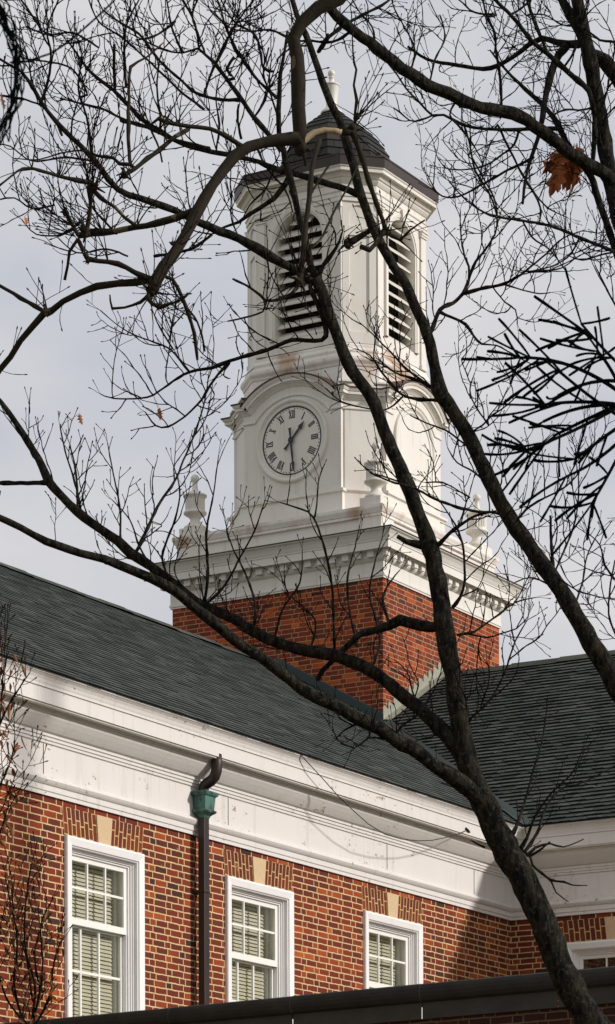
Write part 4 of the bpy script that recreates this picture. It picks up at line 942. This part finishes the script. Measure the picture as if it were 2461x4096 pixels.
for tx in ('161,417,7 190,336,6 205,219,5 190,117,4 234,0,3 249,-43', '820,439,5 732,373,5 659,304,5 585,234,4 483,146,4 395,87,3 351,-14,3', '505,344,6 498,190,5 512,87,4 563,-14,3', '461,351,7 457,263,7 458,175,6', '725,197,5 688,109,4 666,-14,3', '798,197,5 776,87,4 725,-14,3', '820,366,5 878,219,5 952,87,4 1025,-14,3', '1054,271,5 1025,146,5 937,87,4 878,-14,3', '644,483,5 629,351,4 644,219,3 688,161,2', '366,615,6 351,483,5 314,351,4 329,219,3 307,146,2', '249,542,5 190,439,4 87,395,4 0,380,3', '351,380,5 292,278,4 205,249,4 87,234,3', '937,314,7 908,278,7 937,227,6', '380,644,5 263,629,4 131,644,3 43,585,3 0,578,2', '483,483,5 571,505,5 644,534,5', '1113,468,5 1084,380,4 1054,292,4 1076,190,3', '966,556,6 952,483,5 955,417,4', '864,615,4 878,498,4 864,395,3 878,307,2', '219,820,4 131,834,4 58,791,3 0,798,3', '336,878,4 249,937,4 146,937,3 87,878,2', '615,1025,6 761,996,6 849,937,6', '468,937,5 366,820,4 351,717,4', '1113,234,4 1171,190,3 1231,183,3', '512,1025,4 424,996,4 307,1010,3 219,937,2', '820,1406,4 791,1289,4 703,1171,3 688,1084,2', '190,175,4 146,87,4 87,0,3', '395,190,4 292,131,4 190,139,3 102,102,2', '703,87,4 615,146,4 542,161,3', '1025,585,5 1069,673,4 1142,761,4 1171,849,3'):
    T.limb(tx, spawn=FINE)
T.finish()
# ---- 3: the tree standing outside the right edge, its limbs filling the upper right
D3 = 28.; gy = PCY-FPX*(GROUND-CAM.z)/D3
t3 = thing('bare_oak', 'dark bare tree at the right edge, a thick limb sweeping down rightwards', 'tree', base_at(3300, gy, D3))
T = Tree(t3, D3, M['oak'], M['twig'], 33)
T.limb('3300,%d,110 3180,4000,90 2980,2600,66 2760,1800,50 2620,1400,42 2530,1080,37 2461,790,33 2423,600,31 2389,400,31 2364,250,30 2340,150,27 2310,0,24 2295,-90,22' % gy, 'trunk', D3, 0, rough=.04)
UR = (.11, .20, .75, 2, .0056, .85, .02, 0, .30)
for tx, sp in (('2350,190,22 2300,90,20 2260,20,18 2220,-60,16', None), ('2360,215,24 2420,250,30 2470,310,32 2560,420,34 2640,560,36', None),
    ('2313,178,16 2228,170,13 2169,153,11 2118,178,10 2050,229,9 1965,272,9 1897,272,8 1795,255,7 1710,238,6 1633,187,5', UR), ('2270,178,18 2220,246,16 2194,340,14 2177,425,12 2165,500,10 2150,560,8 2126,629,8 2101,722,6 2092,816,5', UR),
    ('2461,740,30 2415,692,27 2347,654,26 2270,603,25 2203,552,25 2135,501,25 2050,450,25 1965,438,24 1880,416,24 1795,374,24 1710,340,24 1642,297,24 1540,221,23 1480,170,22 1412,119,21 1319,34,18 1270,-40,15', (.3, .15, .45, 1)),
    ('2368,690,8 2377,595,9 2377,459,10 2356,365,11 2313,323,11 2254,272,11 2186,212,10 2126,161,9 2058,76,8 1982,0,7 1930,-60,6', UR), ('2520,1150,16 2461,994,15 2424,884,14 2390,790,14 2364,705,14 2305,629,13 2254,544,12 2220,476,11 2160,408,9 2101,357,8 2024,280,5 1960,200,3', UR),
    ('2228,514,9 2135,514,7 2050,518,7 1942,515,6 1855,500,6 1775,460,5 1730,462,5 1680,410,4 1625,355,4 1590,300,3 1550,250,3 1500,170,2', UR), ('1730,462,4 1680,482,4 1640,482,3 1600,450,3 1575,432,2', FINE), ('2530,1030,8 2461,1007,7 2322,952,6 2220,909,6 2101,884,5 1990,867,5 1922,841,4 1854,790,3 1795,722,2', UR),
    ('2135,629,6 2050,671,5 1939,731,5 1880,765,4 1812,790,4 1752,773,3 1710,697,2', FINE), ('2075,527,6 2058,578,5 2007,620,4 1939,663,4 1846,680,3 1769,671,2', FINE), ('2007,408,6 2000,300,6 1985,200,5 1980,130,5 1948,68,4 1930,-10,3', UR), ('2100,722,6 2140,780,5 2165,850,4 2150,900,3', FINE), ('1990,500,5 2030,580,5 2080,680,4 2130,760,4 2190,830,3 2270,870,2', UR),
    ('1855,500,4 1880,580,4 1900,680,4 1960,780,4 1990,867,4', FINE), ('2190,212,5 2150,120,5 2120,40,4 2100,-30,4', UR), ('2254,272,5 2300,200,5 2330,90,4 2360,-20,4', UR), ('2040,60,4 2090,30,4 2130,-20,3', UR), ('1985,60,4 1900,50,4 1850,10,3 1800,-30,3', UR), ('2377,480,5 2420,400,4 2440,300,4 2461,200,3', UR), ('2395,420,5 2330,440,4 2260,440,4 2190,470,3', UR), ('2090,880,4 2130,950,4 2200,1000,3 2260,1080,2', FINE), ('2320,950,4 2280,1020,4 2220,1060,3 2150,1080,3 2080,1090,2', FINE), ('2461,1007,4 2400,1020,4 2330,1040,3 2270,1020,2', FINE),
    ('1830,395,5 1800,460,4 1850,520,4 1900,590,3 1930,650,2', FINE), ('1640,300,5 1660,200,4 1620,110,3 1580,40,3 1560,-30,2', UR), ('1500,190,5 1490,110,4 1440,50,3 1400,-20,3', UR), ('1410,115,6 1370,150,6 1310,170,5 1240,160,5 1200,165,4', FINE), ('1310,140,8 1290,190,8 1275,205,8 1305,160,8 1370,105,7 1450,60,6 1530,20,5 1590,-30,4', UR),
    ('2461,170,6 2400,160,5 2330,110,4 2250,100,3 2180,60,3 2100,60,2', UR), ('1720,330,4 1740,240,4 1780,150,3 1760,60,3', FINE), ('2440,640,4 2400,560,4 2420,470,3 2461,430,3', UR),
    ('2480,1250,5 2440,1180,4 2410,1120,3 2380,1060,2', FINE), ('2461,2320,5 2420,2260,4 2400,2180,3 2350,2130,2', FINE), ('2500,2600,5 2440,2480,4 2440,2360,4 2461,2240,3', MED)):
    T.limb(tx, spawn=sp)
# dead leaf cluster hanging from this tree
def leaf_mb(mb, base, d, L, wd, rg, lobes=True):
    d = d.normalized(); sd = d.cross(Vector((rg.gauss(0, 1), rg.gauss(0, 1), rg.gauss(0, 1)))).normalized(); nn = d.cross(sd)
    prof = [(0, .02), (.10, .04), (.16, .30), (.24, .42), (.30, .16), (.40, .34), (.48, .62), (.55, .26), (.64, .30), (.74, .50), (.80, .20), (.90, .16), (1, .01)] if lobes else [(0, .02), (.2, .35), (.45, .5), (.75, .3), (1, .01)]
    rows = []; bd = rg.uniform(-.5, .5); cu = rg.uniform(.3, .9); twn = rg.uniform(-.8, .8)
    for q, ww in prof:
        ww2 = ww*wd*rg.uniform(.8, 1.2); c = base+d*(L*q)+nn*(L*bd*q*q*.6)
        a = twn*q; s2 = sd*math.cos(a)+nn*math.sin(a); n2 = nn*math.cos(a)-sd*math.sin(a)
        rows.append([c-s2*ww2+n2*ww2*cu, c-s2*ww2*.5+n2*ww2*cu*.25+n2*.002, c, c+s2*ww2*.5+n2*ww2*cu*.25-n2*.001, c+s2*ww2*rg.uniform(.8, 1.1)+n2*ww2*cu])
    mb.strips(rows)
rg = random.Random(5)
def leaves_at(tree, px, py, n_, L, spread, mat, label=None):
    b = min(tree.idx, key=lambda q: (q[0]-px)**2+(q[1]-py)**2)
    for i in range(n_):
        mb = MB(); p = at(px+rg.uniform(-1, 1)*spread, py+rg.uniform(-.5, .5)*spread, b[2]-.05)
        d = -UP3+RT3*rg.gauss(0, .30)+FW*rg.gauss(0, .35); leaf_mb(mb, p, d, L*rg.uniform(.75, 1.15), L*.42, rg)
        st = [at(b[0], b[1], b[2]), p]
        mb.tube([st[0].lerp(st[1], t)-Vector((0, 0, .004*math.sin(t*3))) for t in (0, .35, .7, 1)], [.0016]*4, 4)
        o = mb.build('dead_leaf', mat, tree.root)
        if label and i == 0: o['label'] = label
leaves_at(T, 2275, 590, 10, .40, 50, M['leaf'], 'curled orange-brown dead leaf')
leaves_at(T, 2310, 585, 3, .20, 28, M['leaf'])
T.finish()
leaves_at(TREE1, 638, 1630, 2, .10, 6, M['leaf']); leaves_at(TREE1, 322, 1655, 1, .12, 4, M['leaf2']); leaves_at(TREE1, 100, 868, 1, .09, 4, M['leaf'])
# ---- 4: the sycamore limb hanging in from above, nearer to the viewer
D4 = 17.; gy = PCY-FPX*(GROUND-CAM.z)/D4
t4 = thing('sycamore', 'sycamore with smooth mottled olive limbs arching down from the top centre to the left edge', 'tree', base_at(-2600, gy, D4))
T = Tree(t4, D4, M['syc'], M['twig_brown'], 44)
T.limb('-2600,%d,190 -2560,4000,170 -2450,1500,150 -2100,-900,120 -1300,-1500,85' % gy, 'trunk', D4, 0, rough=.03)
T.limb('-1300,-1500,80 -300,-1300,62 600,-900,50 1200,-480,38 1430,-180,30 1400,-60,28 1360,-5,27 1277,33,27 1205,95,28 1172,158,28 1186,232,27 1194,332,28 1197,431,28 1197,520,31 1198,580,26', rough=.06, dd=0, flip=True)
T.knob(1198, 590, 34); T.knob(1165, 150, 20)
T.limb('1190,556,28 1112,560,27 1053,573,22 994,590,22 943,623,21 893,682,22 851,741,21 817,800,23 775,868,22 741,943,21 699,1011,23 657,1070,25 615,1137,27 606,1170,20', rough=.07, dd=-.3)
T.limb('600,1120,18 539,1129,16 472,1133,14 387,1146,14 320,1171,13 253,1204,13 202,1247,14 177,1252,14 135,1302,13 84,1361,12 42,1428,12 0,1479,12 -60,1560,11', rough=.05, spawn=(.35, .12, .3, 0, .002))
T.limb('168,1243,9 84,1193,8 0,1142,7 -60,1100,7')
T.limb('1215,560,16 1260,530,13 1300,520,12 1340,522,12 1365,530,13', mat=M['syc_pale'], rough=.05); T.limb('1365,530,13 1400,530,16 1425,505,13'); T.knob(1405, 510, 22)
for tx in ('1411,530,13 1449,634,11 1477,728,10 1506,813,9 1534,889,9 1540,925,10', '1279,558,9 1251,653,10 1241,766,11 1223,898,11 1213,1002,12 1204,1106,12 1200,1135,12', '977,590,11 910,547,9 842,514,9 758,505,9 665,489,9 632,476,8',
           '758,514,8 699,547,9 640,598,9 590,632,9 539,674,9 497,699,10', '522,657,8 514,547,8 514,421,7 518,337,6 522,270,6 590,227,4 657,168,3', '480,657,8 455,632,7 387,623,6 328,602,4 236,615,3 152,640,3 50,632,2',
           '775,842,13 716,868,12 632,893,12 539,910,12 455,926,12 371,931,13 312,943,12', '539,901,8 497,868,7 455,825,7 404,792,8 371,758,10', '387,741,8 320,724,9 236,707,7 160,682,6 93,674,5 0,741,4', '362,758,9 362,842,8 354,893,8 345,930,8',
           '606,1120,12 539,1087,11 472,1053,10 396,1044,10 354,1036,10 337,1011,9 312,952,9', '640,1100,7 691,1117,8 733,1201,8 766,1294,7 783,1370,6 790,1441,5', '310,940,8 275,870,8 262,850,9', '1420,475,6 1427,400,6 1417,340,5 1425,280,5 1417,250,4 1410,150,3 1425,60,2', '640,470,7 600,500,5 640,600,4 650,650,3', '1225,1000,8 1280,960,5 1330,860,5 1395,740,4 1440,640,3', '1240,780,6 1290,700,4 1360,600,3', '1540,925,8 1600,960,7 1640,920,4 1700,880,3', '1535,930,9 1480,1000,9 1440,985,8', '590,1190,9 640,1230,8 700,1210,5 760,1170,3', '312,955,7 280,1005,7 272,1060,6 258,1120,5', '610,1170,8 560,1210,6 500,1230,5 450,1235,5 440,1180,3'):
    T.limb(tx, rough=.06)
for x, y, r in ((1540, 925, 20), (1203, 1130, 26), (665, 487, 14), (497, 697, 22), (371, 755, 24), (345, 930, 26), (606, 1165, 24), (262, 850, 18), (354, 1040, 14), (640, 1225, 16), (190, 1250, 18), (950, 590, 8), (1430, 470, 14), (690, 975, 12)): T.knob(x, y, r)
for q in ((497, 697, 6, .12, .35, 40, 140), (371, 750, 22, .2, .52, 55, 120), (345, 930, 20, .2, .5, 20, 170), (340, 900, 12, .2, .45, 100, 240), (606, 1165, 16, .15, .45, -20, 200), (606, 1175, 8, .15, .4, 200, 340), (1430, 470, 16, .15, .45, -10, 100), (1405, 510, 5, .1, .35, -60, 40), (1540, 925, 12, .12, .4, -30, 100), (1540, 925, 5, .1, .3, 180, 300), (1203, 1130, 14, .25, .6, 45, 130), (1203, 1130, 8, .15, .5, 200, 300), (665, 487, 7, .1, .3, 20, 160), (758, 505, 6, .1, .25, 20, 160), (300, 945, 12, .2, .5, 120, 200), (640, 1225, 12, .12, .4, -40, 60), (387, 1044, 8, .1, .35, 60, 120), (190, 1245, 8, .1, .25, 60, 140), (262, 850, 6, .15, .4, 60, 200), (90, 1370, 3, .1, .25, 30, 80), (450, 925, 8, .2, .5, 50, 110), (550, 900, 6, .15, .4, 50, 110), (514, 350, 6, .08, .2, -20, 200), (240, 710, 10, .15, .4, 50, 130), (160, 680, 8, .15, .35, 60, 150), (700, 1000, 5, .1, .35, 10, 90), (830, 780, 3, .15, .3, 70, 110), (660, 600, 5, .1, .2, 60, 120), (1200, 300, 2, .1, .2, 10, 60), (1550, 1000, 8, .15, .4, 60, 130)):
    T.burst(*((q[0], q[1], max(3, int(q[2]*.8)))+tuple(q[3:])), r=.0030, lvl=2, kids=.2)
T.finish()

# ---- pine: needles close to the camera, a little out of focus
D5 = 9.; gy = PCY-FPX*(GROUND-CAM.z)/D5
t5 = thing('pine_tree', 'pine needles fanning in from the right edge, dark and slightly out of focus', 'tree', base_at(5200, gy, D5))
pm = MB(); pm.tube([at(5200, gy, D5), at(5100, 4000, D5), at(5050, 1000, D5), at(5030, -2500, D5)], [.13, .12, .10, .07], 12); pm.build('trunk', M['oak'], t5, smooth=True)
pm = MB(); pm.tube([at(5060, 2300, D5), at(4200, 1900, D5), at(3400, 1700, D5), at(2900, 1620, D5), at(2540, 1625, D5)], [.04, .025, .014, .008, .006], 8); pm.build('branch', M['oak'], t5, smooth=True)
tips = [(1175,110),(985,285),(1375,350),(1010,430),(765,425),(800,515),(700,535),(695,625),(630,660),(720,805),(755,755),(630,870),(705,945),(975,910),(1060,905),(720,1025),(660,1140),(955,1070),(695,1205),(675,1260),(845,1235),(740,1390),(790,1400),(930,1355),(830,1510),(895,1590),(1140,1420),(1020,1680),(1110,1675),(1185,1660),(1310,1790),(1340,1650),(1430,1780),(1360,475),(1450,420),(1120,555),(1205,590),(1245,655),(1484,600)]
rg = random.Random(8); k = 0
nodes = [(900,665),(990,965),(1130,740),(1275,455),(1100,1150),(1240,1290),(1375,625),(1345,1560),(940,1235),(1040,1060),(1180,1400),(1130,900)]
roots = [(2520, 1600), (2580, 1640), (2540, 1700), (2600, 1560)]
npt = []
for i, (x, y) in enumerate(nodes):
    px, py = 1500+.6476*x, 1000+.6476*y; ox, oy = roots[i % 4]; d1 = D5+rg.uniform(-.10, .10)
    a = at(ox, oy, D5); b = at(px, py, d1); c = (a+b)/2+Vector((0, 0, rg.uniform(-.05, .07)))
    pts = [a*(1-t)**2+c*2*t*(1-t)+b*t*t for t in [q/11 for q in range(12)]]
    mb = MB(); mb.tube(pts, [.0062-.0020*q/11 for q in range(12)], 6); mb.build('twig', M['pine'], t5, smooth=True)
    npt.append((x, y, pts))
def needle(a, b, bow):
    global k
    c = (a+b)/2+Vector((0, 0, rg.uniform(-bow, bow)))+RT*rg.uniform(-.4, .4)*bow
    pts = [a*(1-t)**2+c*2*t*(1-t)+b*t*t for t in [q/7 for q in range(8)]]; rr = rg.uniform(.0030, .0040)
    mb = MB(); mb.tube(pts, [rr*.8, rr, rr*1.1, rr, rr, rr*1.1, rr*1.3, rr*1.1], 5)
    if k < 84: mb.build('needle', M['pine'], t5, smooth=True)
    k += 1
for x, y in tips:
    best = min(npt, key=lambda q: math.hypot(q[0]-x, q[1]-y)+(600 if q[0] < x-40 else 0))
    b = at(1500+.6476*x, 1000+.6476*y, D5+rg.uniform(-.08, .08)); needle(best[2][rg.choice((9, 10, 11))], b, .02)
for x, y, pts in npt:
    for q in range(5):
        j = rg.choice((6, 8, 10, 11)); a = pts[j]; a2 = R(rg.gauss(180, 38) if y < 1200 else rg.gauss(215, 35))
        needle(a, a+(RT3*math.cos(a2)+UP3*math.sin(a2)+FW*rg.uniform(-.4, .4))*rg.uniform(.07, .19), .018)
# ---- drooping conifer sprays at the upper left edge, very near
D6 = 5.; gy = PCY-FPX*(GROUND-CAM.z)/D6
t6 = thing('drooping_tree', 'blurred dark drooping strands hanging at the upper left edge', 'tree', base_at(-2600, gy, D6))
mb = MB(); mb.tube([at(-2600, gy, D6), at(-2500, 2000, D6), at(-2300, -1500, D6), at(-1500, -1900, D6)], [.11, .10, .07, .04], 10); mb.build('trunk', M['oak'], t6, smooth=True)
mb = MB(); mb.tube([at(-1500, -1900, D6), at(-700, -1300, D6), at(-200, -500, D6), at(-60, -80, D6)], [.04, .02, .008, .004], 8); mb.build('branch', M['oak'], t6, smooth=True)
for i in range(16):
    pts = [at(x+rg.gauss(0, 18), y+rg.gauss(0, 16), D6+rg.uniform(-.05, .05)) for x, y in ((-50, -90), (-5, 20), (38, 100), (65, 190), (72, 270), (55, 400), (22, 500), (2, 590))[:rg.choice((6, 7, 8, 8))]]
    pp, rr = smooth_pts(pts, [.0012]*len(pts), .02); mb = MB(); mb.tube(pp, rr, 4); mb.build('strand', M['pine'], t6, smooth=True)
for tx in ((40, 250, 90, 245, 135, 248), (60, 255, 200, 215, 330, 120, 460, 0), (20, 30, -20, 160, -10, 300)):
    pts = [at(tx[i], tx[i+1], D6) for i in range(0, len(tx), 2)]; pp, rr = smooth_pts(pts, [.0016]*len(pts), .02); mb = MB(); mb.tube(pp, rr, 4); mb.build('strand', M['pine'], t6, smooth=True)
mb = MB(); leaf_mb(mb, at(5, 370, D6+1), -UP3, .035, .013, rg); mb.build('dead_leaf', M['leaf2'], t6)

# ---- dry saplings holding brown leaves in front of the wall, lower left
def sapling(name, label, d, base_px, stems, seed, nleaf):
    gy = PCY-FPX*(GROUND-CAM.z)/d
    t = thing(name, label, 'sapling', base_at(base_px, gy, d)); T = Tree(t, d, M['twig'], M['twig_brown'], seed)
    T.limb('%d,%d,9 %d,4700,8 %d,%d,7' % (base_px, gy, base_px, stems[0][0][0], stems[0][0][1]), 'trunk', d, 0)
    for st in stems:
        T.limb(' '.join('%g,%g,%g' % q for q in st), 'branch', spawn=(.08, .10, .34, 2, .0030, .8, .12), dd=T.rng.uniform(-.3, .3))
    pool = [q for q in T.idx if q[4] < .012 and q[1] < 4110 and q[0] > -20]
    lf = 0
    for i in range(nleaf):
        q = T.rng.choice(pool); 
        if q[1] > 4150: continue
        mb = MB(); leaf_mb(mb, q[3]+Vector((T.rng.gauss(0, .03), T.rng.gauss(0, .03), T.rng.gauss(0, .03))), Vector((T.rng.gauss(0, .6), T.rng.gauss(0, .6), -1)), T.rng.uniform(.05, .10), .024, T.rng, False); mb.build('dead_leaf', M['leaf2'], t); lf += 1
    T.finish()
sapling('dry_sapling', 'dry sapling with curled brown leaves against the brick wall in the lower left corner', 20., 130,
    [[(120, 4150, 7), (140, 3950, 5), (100, 3780, 4), (105, 3600, 3), (130, 3440, 2)], [(120, 4150, 6), (60, 3960, 5), (70, 3760, 4), (40, 3600, 3), (20, 3500, 2)], [(125, 4120, 6), (170, 3900, 4), (165, 3700, 3), (210, 3600, 2)], [(110, 4100, 5), (30, 4000, 4), (-10, 3850, 3), (0, 3700, 2)], [(140, 4100, 5), (200, 3980, 4), (215, 3850, 3), (245, 3760, 2)], [(130, 4000, 4), (110, 3850, 3), (60, 3680, 3), (50, 3560, 2)], [(160, 3960, 4), (140, 3800, 3), (190, 3650, 2)]], 61, 88)
sapling('dry_sapling', 'dry sapling with brown leaves reaching in at the left edge beside the cornice', 18., -120,
    [[(-110, 3500, 8), (-60, 3200, 6), (-10, 2950, 4), (10, 2750, 3), (20, 2580, 2), (30, 2500, 2)], [(-100, 3400, 6), (-30, 3200, 4), (30, 3080, 3), (60, 2970, 2)], [(-60, 3150, 5), (0, 2900, 4), (60, 2780, 3), (120, 2690, 2)], [(-90, 3350, 5), (0, 3250, 3), (40, 3160, 2), (70, 3080, 2)], [(-70, 3000, 4), (-20, 2800, 3), (10, 2650, 2), (-5, 2540, 2)], [(-80, 3450, 4), (0, 3330, 3), (35, 3220, 2)]], 62, 60)
